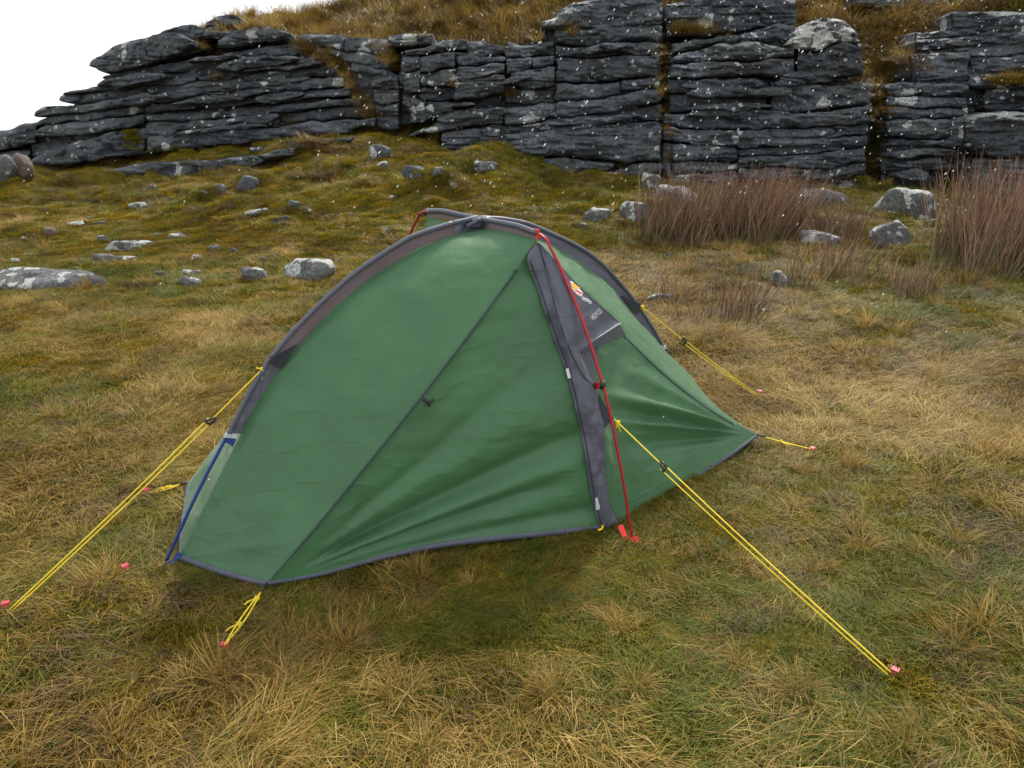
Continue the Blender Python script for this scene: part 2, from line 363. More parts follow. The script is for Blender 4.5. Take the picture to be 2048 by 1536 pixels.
# ------------------------------------------------------------------ rock outcrop: bedded slabs
def slab(x0, x1, top, bot, off=0., gap=.8, r=None, seed=0, depth=1.3, step=2.6, lean=.22, rough=1., taper=0., taper_end=0.):
    """one bedded block measured on the face: left/right bearing, top and bottom lines, proud by -off metres"""
    W = x1-x0; H = max(abs(np.mean(bot)-np.mean(top)), 6); nu = int(max(W/step, 10))+1; nv = int(max(H/step*1.3, 8))+1
    u = np.linspace(0, 1, nu); v = np.linspace(0, 1, nv); xs = x0+u*W
    tp = np.interp(u, np.linspace(0, 1, len(top)), top); bt = np.interp(u, np.linspace(0, 1, len(bot)), bot)
    k = min(9, nu//3*2-1)
    if k > 2 and len(top) > 2:
        ker = np.hanning(k+2)[1:-1]; ker /= ker.sum()
        tp = np.convolve(np.pad(tp, k//2, 'edge'), ker, 'valid')[:nu]; bt = np.convolve(np.pad(bt, k//2, 'edge'), ker, 'valid')[:nu]
    wob = lambda q: 3.4*fbm(xs/75, q/30, 1.7, 2) + 2.2*fbm(xs/24, q/12, 0, 3)
    tp = tp + wob(tp) + gap/2; bt = bt + wob(bt) - gap/2
    if taper:
        e = np.clip(1-(xs-x0)/taper, 0, 1); e = 1-np.sqrt(1-e*e); th = bt-tp; tp = tp+th*.62*e; bt = bt-th*.3*e
    if taper_end:
        e = np.clip(1-(x1-xs)/taper_end, 0, 1); e = 1-np.sqrt(1-e*e); th = bt-tp; tp = tp+th*.5*e; bt = bt-th*.4*e
    bt = np.maximum(bt, tp+2.5)
    U, Vv = np.meshgrid(u, v, indexing='ij')
    PX = x0+gap/2 + U*(W-gap); PY = tp[:, None] + (bt-tp)[:, None]*Vv
    # ragged ends
    PX = PX + (1-2*U)**3*fbm(PY/22, seed*3.3, 0, 3)*3.5*min(1, W/60)
    a0 = np.clip((PX-1024)/F*1.0, -1, 1)
    D = Db(a0); dx = (PX-1024)/F; dy = math.cos(PITCH) - (PY-768)/F*math.sin(PITCH); dz = -math.sin(PITCH)-(PY-768)/F*math.cos(PITCH)
    a = dx/dy; D = Db(a); zb = Zb(a)
    z = EYE + D*dz/dy; dep = D + lean*np.maximum(z-zb, 0) + off
    ppm = F/dep
    ex = np.minimum(U, 1-U)*(W/ppm); ey = np.minimum(Vv, 1-Vv)*((bt-tp)[:, None]/ppm)
    rr = r if r else min(.10, .36*H/float(ppm.mean())); rx = min(.045, .3*W/float(ppm.mean()))
    rr = rr*(1+.55*fbm(PX/40, PY/9, seed*1.1, 2))
    def rnd(e, q): t = np.clip(1-e/q, 0, 1); return q*(1-np.sqrt(np.maximum(1-t*t, 0)))
    dep = dep + rnd(ey, rr)*1.0 + rnd(ex, rx)*.9
    wx = dx/dy*dep; wz = EYE + dep*dz/dy
    n = fbm(wx*1.3, wz*2.4, seed*.37, 4)*.09*rough + fbm(wx*4.5, wz*13, seed*.9, 4, .6)*.04*rough
    c = vnoise(wx*1.2+seed, wz*7.5, seed*.5); c2 = vnoise(wx*3.1+seed*2, wz*17, seed*.7)
    crack = np.exp(-(c/.07)**2)*.075*sstep(-.35, .1, vnoise(wx*.9, wz*2, seed+5.)) + np.exp(-(c2/.10)**2)*.03*sstep(-.3, .2, vnoise(wx*1.3, wz*4, seed+9.))
    dep = dep - n + crack*rough
    Pf = np.stack([dx/dy*dep, dep, EYE+dep*dz/dy], -1)
    # sides and back
    idx = np.arange(nu*nv).reshape(nu, nv)
    loop = np.concatenate([idx[:, 0], idx[-1, 1:], idx[-2::-1, -1], idx[0, -2:0:-1]])
    V = Pf.reshape(-1, 3); back = []
    for kk in (.12, .45, 1.0):
        B = V[loop].copy(); B[:, 1] += depth*kk; B[:, 0] *= 1+depth*kk/B[:, 1]*.3
        B[:, 2] += .05*kk*fbm(B[:, 0]*2, B[:, 1]*2, seed, 2); back.append(B)
    n0 = len(V); L = len(loop); V = np.vstack([V]+back); Fc = grid_faces(nu, nv)
    prev = loop
    for q in range(3):
        cur = n0+q*L+np.arange(L)
        Fc += [[int(prev[i]), int(prev[(i+1) % L]), int(cur[(i+1) % L]), int(cur[i])] for i in range(L)]
        prev = cur
    Fc.append([int(i) for i in prev])
    return V, Fc
SL = []
def S(*a, **k): SL.append((a, k))
# left massif : long tilted beds
def course(x0, x1, top, bot, off, cuts=(), **k):
    xs = [x0]+list(cuts)+[x1]; u = lambda x: (x-x0)/(x1-x0)
    for a, b in zip(xs[:-1], xs[1:]):
        if a == x0 and x0 < 250: k = dict(k, taper=random.uniform(22, 40))
        else: k.pop('taper', None)
        q = np.linspace(u(a), u(b), 7); g = np.linspace(0, 1, len(top)); h = np.linspace(0, 1, len(bot))
        S(a, b, list(np.interp(q, g, top)), list(np.interp(q, h, bot)), off+random.uniform(-.06, .06), **k)
S(410, 480, [46, 32, 31, 34], [54, 53, 52, 50], 1.0)
S(258, 460, [86, 72, 58, 52, 55, 62], [96, 92, 84, 80, 78, 76], .55)
S(176, 388, [128, 108, 92, 80, 72, 66, 66, 82], [134, 144, 143, 137, 130, 120, 106, 92], -.05, r=.12)
S(434, 580, [82, 62, 50, 48, 52, 68], [98, 96, 94, 88, 82, 78], .1, r=.14)
course(205, 640, [149, 137, 122, 104, 92, 92], [160, 152, 140, 126, 112, 108], .30, (470,))
course(128, 655, [184, 170, 160, 151, 140, 124, 110], [188, 182, 172, 164, 154, 140, 126], .16, (395,))
course(118, 672, [187, 184, 173, 164, 154, 140, 128], [205, 203, 192, 184, 172, 160, 148], .22, (292,))
course(66, 690, [216, 206, 196, 186, 174, 162, 150], [234, 226, 212, 200, 194, 184, 172], .05, (285,))
course(72, 700, [236, 226, 213, 202, 196, 186, 173], [250, 242, 228, 218, 208, 200, 192], .12, (292, 600))
course(68, 292, [250, 247, 238, 232], [272, 273, 264, 250], -.05)
course(288, 722, [232, 226, 218, 212, 206, 196], [246, 240, 234, 226, 220, 212], .06)
course(290, 738, [247, 242, 236, 228, 222, 214], [270, 268, 258, 248, 240, 234], .10, (560,))
course(292, 750, [271, 268, 260, 250, 242, 236], [302, 298, 288, 276, 266, 254], -.06)
S(62, 288, [312, 296, 284, 274, 268, 262], [330, 330, 326, 318, 308, 300], -.05, taper=30)
S(-60, 74, [286, 270, 262, 248, 240], [306, 302, 298, 292, 288], .25); S(-60, 60, [306, 303, 300], [345, 345, 335], .35)
S(-200, -50, [300, 288, 278], [345, 345, 345], .4)
fo = lambda x, y: float(hit(x, y)[1]-Db((x-1024)/F))+.1
S(196, 400, [342, 332, 325, 321, 322], [352, 358, 362, 359, 352], fo(300, 352), depth=1.6); S(396, 580, [322, 318, 312, 304, 296], [352, 348, 340, 326, 312], fo(470, 338), depth=1.6)
S(500, 700, [292, 284, 276, 270], [314, 306, 294, 284], fo(600, 300), depth=1.4)
# slabs above the diagonal gully
S(592, 690, [70, 66, 68, 72], [92, 92, 94, 98], .35); S(690, 775, [72, 76, 78, 82], [100, 104, 108, 110], .3)
S(660, 775, [96, 102, 108, 111], [116, 124, 130, 134], .32); S(700, 776, [122, 128, 134, 137], [140, 148, 152, 154], .3)
S(742, 798, [158, 153, 152, 156], [182, 180, 180], .1); S(748, 798, [183, 181, 181], [206, 208, 206], .0)
S(750, 798, [208, 209, 207], [232, 231, 230], .04); S(752, 799, [233, 232, 231], [258, 257, 254], .08)
S(780, 862, [72, 64, 62, 66], [94, 92, 88, 86], .2, r=.14)
# central crag
S(806, 935, [100, 94, 82, 76], [116, 110, 104, 100], .12); S(935, 1010, [82, 78, 84, 90], [116, 112, 110, 108], .2)
S(804, 840, [118, 116, 112], [142, 142, 140], .05); S(838, 912, [116, 112, 106, 104], [146, 142, 136, 132], -.02)
S(912, 1012, [104, 108, 112, 112], [128, 128, 126, 122], .08); S(912, 1012, [130, 130, 128, 124], [152, 150, 148, 142], .0)
S(806, 842, [144, 144, 143], [186, 186, 186], .02); S(842, 910, [148, 144, 140, 136], [170, 172, 172, 168], -.04)
S(840, 912, [172, 174, 174, 172], [200, 202, 200, 196], .05); S(820, 908, [192, 202, 204, 202], [244, 240, 232, 226], -.05, r=.14)
S(910, 1008, [154, 152, 150, 146], [200, 198, 192, 184], -.16); S(905, 1006, [206, 200, 194, 188], [228, 224, 218, 212], .38)
S(816, 1004, [268, 252, 236, 228, 222, 218], [274, 264, 258, 252, 248, 246], -.14, depth=1.); S(880, 1004, [262, 258, 254, 250], [298, 304, 302, 296], -.2, r=.13, depth=1.)
S(938, 1006, [303, 304, 300], [312, 326, 330], -.1)
S(1012, 1110, [80, 92, 88, 84], [112, 112, 110, 110], .2); S(1014, 1062, [114, 114, 112], [148, 146, 144], .06); S(1062, 1110, [114, 112, 112], [136, 134, 130], .1)
S(1022, 1110, [148, 142, 136, 132], [168, 176, 180, 172], -.06); S(1010, 1110, [170, 178, 182, 176], [204, 206, 208, 204], .16)
S(1008, 1112, [218, 212, 208, 204], [250, 246, 240, 236], -.08); S(1007, 1110, [252, 248, 243, 238], [280, 274, 264, 254], .0)
S(1112, 1322, [20, 2, -10, -14, -10], [58, 56, 50, 48, 50], .35); S(1084, 1180, [44, 26, 10, 6], [58, 60, 60, 58], .2, r=.14)
S(1112, 1320, [60, 60, 56, 54], [92, 92, 86, 82], .22); S(1112, 1318, [95, 94, 88, 84], [118, 114, 110, 106], .14)
S(1112, 1318, [120, 116, 112, 108], [166, 162, 156, 148], .02); S(1112, 1240, [168, 166, 162], [202, 198, 190], -.06); S(1240, 1320, [162, 156, 150], [190, 186, 176], .0)
S(1112, 1322, [204, 199, 190, 178], [232, 226, 216, 204], -.12); S(1118, 1322, [236, 230, 220, 208], [246, 246, 244, 240], -.02)
S(1008, 1322, [284, 266, 252, 247, 246, 243], [320, 316, 312, 316, 326, 318], -.18, r=.15); S(1014, 1230, [324, 318, 316, 318, 328], [348, 354, 352, 344, 334], -.14)
S(1040, 1324, [352, 356, 352, 342, 330, 322], [356, 366, 368, 366, 358, 344], -.05)
# right crag
S(1330, 1592, [8, -12, -20, -16, 0], [78, 70, 62, 52, 48], .55); S(1480, 1590, [66, 58, 48, 50], [86, 84, 82, 84], .15); S(1345, 1480, [88, 80, 72, 68], [106, 98, 88, 86], .2)
S(1346, 1590, [112, 100, 88, 84, 90, 98], [128, 126, 120, 122, 118, 114], -.12, r=.12); S(1340, 1592, [130, 128, 123, 124, 120, 117], [152, 154, 154, 152, 152, 150], -.1)
S(1338, 1536, [156, 158, 158, 158], [190, 188, 190, 190], .14); S(1336, 1536, [192, 190, 192, 192], [224, 222, 222, 222], .08)
S(1540, 1742, [162, 168, 170, 166], [228, 224, 216, 208], -.02)
S(1326, 1740, [228, 226, 228, 230, 224, 212], [252, 256, 258, 256, 252, 246], -.08); S(1326, 1738, [254, 258, 260, 258, 254, 248], [278, 288, 294, 288, 280, 268], -.05)
S(1324, 1346, [282, 284], [356, 358], .1); S(1346, 1474, [286, 290, 294], [318, 322, 322], -.02); S(1346, 1474, [320, 324, 324], [344, 344, 342], .03); S(1346, 1474, [346, 346, 344], [382, 384, 384], -.04)
S(1478, 1734, [296, 290, 282, 272], [312, 308, 300, 290], -.03); S(1478, 1732, [314, 310, 302, 292], [338, 336, 334, 322], -.06)
S(1478, 1730, [340, 338, 336, 324], [360, 362, 360, 348], -.02); S(1500, 1724, [364, 364, 362, 350], [386, 386, 386, 380], .08)
# far right
S(1772, 1830, [166, 162, 162], [190, 190, 190], .2); S(1824, 1938, [108, 104, 102, 106], [158, 160, 160, 160], .25); S(1828, 1938, [164, 163, 163], [188, 190, 190], .15)
S(1772, 1934, [192, 192, 193], [212, 214, 212], .12); S(1772, 1936, [214, 216, 214], [236, 236, 238], .1); S(1772, 1932, [238, 238, 240], [272, 276, 274], .05)
S(1774, 1930, [276, 278, 276], [308, 312, 308], .1); S(1762, 1930, [312, 314, 310], [344, 344, 342], .12); S(1762, 1932, [346, 346, 344], [396, 396, 396], .16)
S(1905, 2130, [20, 20, 24, 30], [100, 104, 104, 104], .5); S(1940, 2130, [108, 108, 110], [140, 144, 146], .3); S(1938, 2130, [144, 148, 148], [176, 178, 176], .2); S(1700, 2130, [-20, -26, -30], [16, 14, 10], 1.7)
S(1968, 2130, [178, 178, 178], [222, 224, 224], .25); S(1930, 2130, [236, 222, 222, 228, 232], [300, 312, 314, 314, 314], -.5, r=.2)
S(1944, 1990, [316, 318], [384, 386], -.35); S(1992, 2130, [318, 318, 318], [392, 394, 396], -.38); S(2130, 2330, [20, 0], [200, 200], .3); S(2130, 2330, [200, 205], [420, 420], -.2)
# thin lenses that break across the courses
rl = random.Random(5)
for lo, hi, cnt_, sl_ in ((150, 640, 20, -.11), (830, 1290, 17, -.09), (1350, 1700, 13, -.02), (1780, 1920, 5, 0.)):
    for _ in range(cnt_):
        w_ = rl.uniform(60, 190); xa = rl.uniform(lo, max(lo+1, hi-w_)); xm = xa+w_/2
        yt = float(np.interp(xm, [150, 260, 400, 600, 960, 1300, 1900], [205, 150, 112, 105, 112, 80, 170])); yb = float(np.interp(xm, FB[:, 0], FB[:, 1]))-22
        y0_ = rl.uniform(yt, yb-12); t_h = rl.uniform(9, 24); q = np.linspace(-.5, .5, 5)*w_*sl_
        bw = rl.uniform(-4, 4)
        S(xa, xa+w_, list(y0_+q+np.array([2, 0, bw, 0, 2])), list(y0_+t_h+q+np.array([-2, 0, bw*.5, 0, -2])), rl.uniform(-.2, .02), taper=w_*rl.uniform(.2, .45), taper_end=w_*rl.uniform(.15, .45), depth=.8, rough=1.1)
# recessed rock standing behind the courses
for a in ((150, 640, [190, 160, 130, 105], [300, 290, 270, 240]), (300, 745, [150, 130, 120, 150, 200], [300, 290, 280, 262]), (600, 800, [85, 90, 110, 150], [150, 190, 240, 255]), (800, 1010, [110, 100, 100], [250, 240, 240]), (870, 1120, [200, 190, 190], [310, 330, 340]), (1000, 1325, [110, 60, 20, 10], [335, 345, 352, 340]), (1335, 1745, [110, 80, 60, 150, 170], [360, 365, 366, 366]), (1765, 1945, [180, 175, 170], [370, 372, 372]), (1835, 2130, [60, 60, 60], [200, 240, 240]), (60, 300, [250, 240, 235], [312, 312, 300])):
    S(*a, .42, rough=1.6, depth=1.)
crag = thing('rock_outcrop', 'long dark layered granite outcrop with pale lichen spots rising behind the tent', 'rock outcrop', (0, 11.4, float(terrain(0, 11.4))))
SV = []; SF = []; off = 0
for i, (a, k) in enumerate(SL):
    V, Fc = slab(*a, seed=i+1, **k)
    mk('rock_slab', V, Fc, M['rock'], crag)
    SV.append(V); SF += [[j+off for j in f] for f in Fc]; off += len(V)
# two boulders perched on the crag
for i, (a, lab) in enumerate([((1588, 1716, [66, 44, 34, 33, 40, 66], [98, 104, 104, 96, 88, 82], -.1), 'pale lichen whitened boulder perched on top of another boulder on the crag'),
                              ((1594, 1726, [104, 108, 104, 92, 78, 84], [160, 168, 166, 158, 150, 146], -.05), 'rounded grey boulder wedged under the pale boulder on the crag')]):
    V, Fc = slab(*a, seed=300+i, r=.12, rough=1.3)
    o = mk('perched_boulder', V, Fc, M['pale_rock'] if i == 0 else M['rock']); tag(o, lab, 'boulder')
    SV.append(V); SF += [[j+off for j in f] for f in Fc]; off += len(V)
SVa = np.vstack(SV)
slab_bvh = BVHTree.FromPolygons([Vector(v) for v in SVa], SF)
def hit_any(px, py):
    d = Vector(ray(px, py)).normalized(); h = slab_bvh.ray_cast(Vector(CAM), d); g = hit(px, py)
    if h[0] is not None and (Vector(g)-Vector(CAM)).length > h[3]: return np.array(h[0])
    return g

# ------------------------------------------------------------------ tent
HT = 1.075
FLf = gnd(328, 1132); FRf = gnd(1264, 1078); APX = gnd(955, 437, HT); CE = APX - NG*HT
BRf = 2*CE-FLf; BLf = 2*CE-FRf
nA = np.cross(BRf-FLf, NG); nB = np.cross(FRf-BLf, NG)
uA = (BRf-FLf)/np.linalg.norm(BRf-FLf); uB = (FRf-BLf)/np.linalg.norm(FRf-BLf)
onA = lambda L: np.array([pln(x, y, FLf, nA) for x, y in L]); onB = lambda L: np.array([pln(x, y, FRf, nB) for x, y in L])
def mirror(P, u): d = (P-CE)@u; return P - 2*d[:, None]*u
tent = thing('tent', 'small green crossed pole tent with grey trim pitched on the moorland grass', 'tent', tuple(CE))
poleA_px = [(395, 985), (455, 870), (497, 790), (540, 717), (600, 648), (700, 554), (800, 486), (870, 455), (955, 436), (1020, 440), (1080, 457), (1180, 508), (1250, 578), (1300, 648), (1350, 735)]
pA = catmull(np.vstack([FLf, onA(poleA_px), BRf-NG*.0]), 90)
poleB_px = [(1264, 1078), (1246, 960), (1226, 855), (1206, 770), (1166, 645), (1128, 552), (1100, 490), (1082, 462), (1062, 452), (1010, 440)]
bf = onB(poleB_px); bfm = mirror(bf, uB)[::-1]; bfm[0] = BLf
pB = catmull(np.vstack([bf[:-2], [APX], bfm[2:]]), 120)
hp_ = (pB-FRf)@NG; ke_ = np.hanning(17); ke_ /= ke_.sum(); cp_ = np.minimum(hp_, HT+.004); sm_ = np.convolve(np.pad(cp_, 8, 'edge'), ke_, 'valid'); we_ = sstep(.8, 1.0, hp_); pB = pB + NG[None]*((sm_*we_+cp_*(1-we_))-hp_)[:, None]
print('pole heights', (bf-FRf)@NG, (onA(poleA_px)-FLf)@NG)
# fly seams
seamAl = onA([(360, 1113), (400, 1030), (440, 950), (480, 872), (514, 806), (567, 728), (642, 643), (722, 570), (802, 517), (872, 482), (925, 465), (962, 457)])
seamAr = onA([(962, 457), (1030, 463), (1087, 482), (1137, 509), (1200, 556), (1262, 622), (1319, 700), (1350, 760)])
BRb = BRf + NG*.03 - uA*.06; seamAr = np.vstack([seamAr, BRb])
Lb = gnd(358, 1115, .022); seamAl[0] = Lb
seamB = onB([(962, 457), (1020, 465), (1072, 480)]); T1 = seamAl[-1]; T2 = seamB[-1]; seamB[0] = T1
zipc = np.vstack([[T2], onB([(1088, 520), (1108, 575), (1138, 655), (1168, 735), (1190, 805), (1204, 880), (1213, 960), (1222, 1054)])])
Cc = gnd(530, 1169, .022); Dd = zipc[-1]; Qq = gnd(1515, 871, .05); Ss = gnd(376, 966, .05)
def bydepth(L, P0, P1, bow=0.):
    t0, t1 = (P0-CAM)@FW, (P1-CAM)@FW; out = []
    for i, (x, y) in enumerate(L):
        s = (i+1)/(len(L)+1); z = t0+(t1-t0)*s + bow*math.sin(math.pi*s); out.append(CAM+ray(x, y)*z)
    return np.array(out)
ridge = np.vstack([[T2], bydepth([(1115, 525), (1170, 588), (1250, 666), (1340, 752), (1430, 820)], T2, Qq), [Qq]])
front_ridge = np.vstack([[T2], bydepth([(985, 602), (898, 718), (806, 836), (714, 950), (622, 1062)], T2, Cc, -.05), [Cc]])
hemF1 = np.vstack([[Lb], bydepth([(440, 1145)], Lb, Cc), [Cc]])
hemF2 = np.vstack([[Cc], bydepth([(640, 1150), (760, 1117), (880, 1092), (1000, 1077), (1110, 1066)], Cc, Dd), [Dd]])
hemP = np.vstack([[Dd], bydepth([(1290, 1024), (1370, 972), (1450, 918)], Dd, Qq), [Qq]])
BLb = BLf + NG*.03 + uB*.06
zb_back = mirror(zipc, uB); zb_back[-1] = BLb
hemL = np.vstack([[Lb], [gnd(364, 1040, .03)], [Ss*.94+Lb*.06], [Ss]])
def coons(bot, top, left, right, n=80, m=80, disp=None, sag=0.):
    """bot/top run along u, left/right run bottom->top along v"""
    b = catmull(bot, n); t = catmull(top, n) if len(top) > 1 else np.repeat(np.asarray(top), n, 0)
    l = catmull(left, m); r = catmull(right, m)
    u = np.linspace(0, 1, n)[:, None, None]; v = np.linspace(0, 1, m)[None, :, None]
    P = (1-v)*b[:, None]+v*t[:, None]+(1-u)*l[None]+u*r[None] - ((1-u)*(1-v)*b[0]+u*(1-v)*b[-1]+(1-u)*v*t[0]+u*v*t[-1])
    du = np.gradient(P, axis=0); dv = np.gradient(P, axis=1); nn = np.cross(du, dv); nn /= np.linalg.norm(nn, axis=2)[..., None]+1e-9
    ed = (4*u*(1-u))*(4*v*(1-v)); ed2 = np.clip(np.minimum(np.minimum(u, 1-u), np.minimum(v, 1-v))*12, 0, 1)
    out = np.sign(np.mean(np.sum(nn*(P-(CE+NG*.3)), axis=2))); nn = nn*out
    P = P + nn*(-sag)*ed
    if disp is not None: P = P + nn*(disp(P)[..., None])*ed2
    return P, nn
def fold_field(center_px, folds, wr=.0035, seed=0.):
    def f(P):
        x, y = proj(P); ang = np.degrees(np.arctan2(-(y-center_px[1]), (x-center_px[0])*center_px[2])); rad = np.hypot(x-center_px[0], y-center_px[1])
        d = 0*ang
        for (a0, w, amp, r0, r1, bend) in folds:
            aa = a0 + bend*(rad-r0)/100.
            d = d + amp*np.exp(-((ang-aa)/w)**2)*sstep(r0*.4, r0+60, rad)*(1-sstep(r1-120, r1+40, rad))
        d = d + 1.5*wr*fbm(P[..., 0]*5, P[..., 1]*5, P[..., 2]*7+seed, 4)
        d = d + .0035*np.abs(fbm(P[..., 0]*3+seed, P[..., 1]*3, P[..., 2]*9, 3))
        return d
    return f
PAN = {}
wr0 = fold_field((358, 1114, 1), [(-10, 5, -.012, 40, 190, 2), (8, 4, .006, 60, 260, 0), (60, 8, .004, 100, 500, 0)], .004, 1.)
PAN['front_panel'] = coons(hemF1, np.vstack([T1, seamB[1], T2]), seamAl, front_ridge[::-1], 110, 120, wr0, -.015)
wr1 = fold_field((540, 1168, 1), [(27, 2.4, -.038, 130, 730, -.25), (23, 1.8, .012, 130, 700, -.2), (20.5, 1.6, -.024, 150, 640, -.3), (15, 1.5, -.028, 160, 720, -.5), (12, 1.3, .010, 160, 640, -.4), (34, 2.5, .010, 200, 700, -.3), (39, 2.2, -.010, 300, 760, .0)], .004, 2.)
PAN['door_panel'] = coons(hemF2, [T2], front_ridge[::-1], zipc[::-1], 130, 130, wr1, .03)
wr2 = fold_field((1515, 871, -1), [(16.5, 2.6, .038, 60, 330, -.6), (11, 2.2, -.026, 60, 300, -.2), (5.5, 1.8, .030, 50, 300, .0), (-3, 4, -.03, 50, 280, -.8), (26, 3, .010, 90, 330, 0), (33, 2, -.006, 120, 330, 0)], .003, 3.)
PAN['porch_panel'] = coons(hemP, [T2], zipc[::-1], ridge[::-1], 110, 110, wr2, .035)
wr3 = fold_field((1515, 871, -1), [(40, 2, .006, 90, 500, 0)], .006, 4.)
PAN['side_panel'] = coons(np.vstack([Qq, (Qq+BRb)/2, BRb]), np.vstack([T2, seamB[1], T1]), ridge[::-1], seamAr[::-1], 100, 100, wr3, -.012)
PAN['end_panel'] = coons(np.vstack([hemL, Ss*.95+BLb*.05, (Ss+BLb)/2+[-.02, 0, 0], BLb]), np.vstack([T1, T1*.5+mirror(T2[None], uB)[0]*.5, mirror(T2[None], uB)[0]]), seamAl, zb_back[::-1], 80, 80, fold_field((376, 966, 1), [], .004, 5.), .02)
PAN['rear_panel'] = coons(np.vstack([BLb, (BLb+BRb)/2+[0, .12, 0], BRb]), np.vstack([mirror(T2[None], uB)[0], T1*.5+mirror(T2[None], uB)[0]*.5, T1]), zb_back[::-1], seamAr[::-1], 70, 70, fold_field((0, 0, 1), [], .004, 6.), .02)
PO = {}; pv = []; pf = []; po = 0
for nme, (P, nn) in PAN.items():
    nu, nv = P.shape[:2]; V = P.reshape(-1, 3); Fc = grid_faces(nu, nv)
    o = mk(nme, V, Fc, M['green'], tent); PO[nme] = o
    pv.append(V); pf += [[j+po for j in f] for f in Fc]; po += len(V)
fly_bvh = BVHTree.FromPolygons([Vector(v) for v in np.vstack(pv)], pf)
def on_fly(px, py, lift=.006, bvh=None):
    d = Vector(ray(px, py)).normalized(); h = (bvh or fly_bvh).ray_cast(Vector(CAM), d)
    return np.array(h[0] - d*lift) if h[0] is not None else None
# hem tape
def hem_tape(parts, owner):
    for nme, row in parts:
        P, nn = PAN[nme]; a = P[:, 0]; b = P[:, 2] if row == 'b' else P[:, 0]
        dirv = P[:, 6]-P[:, 0]; dirv /= np.linalg.norm(dirv, axis=1)[:, None]+1e-9
        k = nn[:, 2]*.003
        V, Fc = ribbon(a-dirv*.012-k, a+dirv*.016-k, .0)
        A_ = a-dirv*.007+k; B_ = a+dirv*.013+k*1.6
        V = np.vstack([A_, B_, B_-k*3.5, A_-k*2]); n = len(a); Fc = []
        for i in range(n-1):
            for q in range(4):
                x0 = q*n+i; x1 = ((q+1) % 4)*n+i; Fc.append([x0, x1, x1+1, x0+1])
        mk('hem_tape', V, Fc, M['hem'], tent)
hem_tape([('front_panel', 'b'), ('door_panel', 'b'), ('porch_panel', 'b'), ('side_panel', 'b'), ('end_panel', 'b'), ('rear_panel', 'b')], None)
# poles
k0 = int(np.argmin(np.abs(pA@NG - (onA([(455, 870)])[0]@NG)) + (np.arange(90) > 40)*9)); 
mk('blue_pole', *tube(pA, .0058, 10), M['blue_pole'], tent)
mk('red_pole', *tube(pB, .0058, 10), M['red_pole'], tent)
# pole sleeves: strips between pole and fly seam
def sleeve(name, pole_px, seam_px, on, mat, n=50, both=False):
    a = catmull(on(pole_px), n); b = catmull(on(seam_px), n)
    ndir = nA if on is onA else nB; ndir = ndir/np.linalg.norm(ndir); w = np.linspace(0, 1, 7)
    G = a[:, None]*(1-w)[None, :, None]+b[:, None]*w[None, :, None]
    rip = .006*fbm(np.linspace(0, 9, n)[:, None]+w[None]*1.5, w[None]*1.2, 3.1, 3)*np.sin(np.pi*w)[None]
    rip[:, 0] = 0; rip[:, -1] = 0
    G = G + rip[..., None]*ndir; V = G.reshape(-1, 3)
    o = mk(name, V, grid_faces(n, 7), mat, tent)
    # the tunnel that carries the pole
    mk('sleeve_edge', *tube(a, .0095, 8), M['grey_fabric'], sub(o, tent)); return o
sleeve('pole_sleeve', [(459, 866), (497, 790), (540, 717)], [(482, 868), (514, 806), (560, 738)], onA, M['grey_fabric'])
sleeve('pole_sleeve', [(540, 717), (600, 648), (700, 554), (800, 486), (845, 465), (905, 446)], [(560, 738), (642, 643), (722, 570), (802, 517), (860, 487), (910, 470)], onA, M['mesh_fabric'])
sleeve('pole_sleeve', [(905, 446), (955, 435)], [(910, 470), (962, 457)], onA, M['grey_fabric'], 16)
sleeve('pole_sleeve', [(955, 435), (1020, 440), (1080, 457), (1180, 508), (1250, 578), (1300, 648), (1325, 692)], [(962, 457), (1030, 463), (1087, 482), (1137, 509), (1200, 556), (1262, 622), (1316, 696)][0:1]+[(1030, 463), (1087, 484), (1150, 518), (1215, 570), (1270, 632), (1316, 698)], onA, M['grey_fabric'])
uc = (pB-CE)@uB; uT = float((onB([(1078, 457)])[0]-CE)@uB)
for sg in (1, -1):
    sel = pB[(uc*sg > -.01) & (uc*sg < uT)]; sel = sel if sg > 0 else sel[::-1]
    top = catmull(sel[::-1][::4], 36); low = catmull(seamB if sg > 0 else mirror(seamB, uB), 36)
    wv = np.linspace(0, 1, 6); G = top[:, None]*(1-wv)[None, :, None]+low[:, None]*wv[None, :, None]
    o = mk('pole_sleeve', G.reshape(-1, 3), grid_faces(36, 6), M['mesh_fabric'], tent)
    mk('sleeve_edge', *tube(top, .0105, 8), M['grey_fabric'], sub(o, tent))
# gathered cloth where the poles cross
q = np.array([(i, j) for i in range(24) for j in range(12)])
def blob(c, ax, n=24, m=12, seed=0, amp=.15):
    th = np.linspace(0, 2*np.pi, n, endpoint=False); ph = np.linspace(-np.pi/2, np.pi/2, m); V = []; Fc = []
    for p in ph:
        for t in th:
            d = np.array([math.cos(p)*math.cos(t), math.cos(p)*math.sin(t), math.sin(p)]); V.append(d)
    V = np.array(V); rr = 1+amp*fbm(V[:, 0]*2.5+seed, V[:, 1]*2.5, V[:, 2]*2.5, 3); V = V*rr[:, None]@np.array(ax)+c
    for j in range(m-1):
        for i in range(n): Fc.append([j*n+i, j*n+(i+1) % n, (j+1)*n+(i+1) % n, (j+1)*n+i])
    return V, Fc
mk('apex_wrap', *blob(APX-NG*.012, np.array([uA*.055, np.cross(NG, uA)*.04, NG*.02]), amp=.5), M['grey_fabric'], tent)
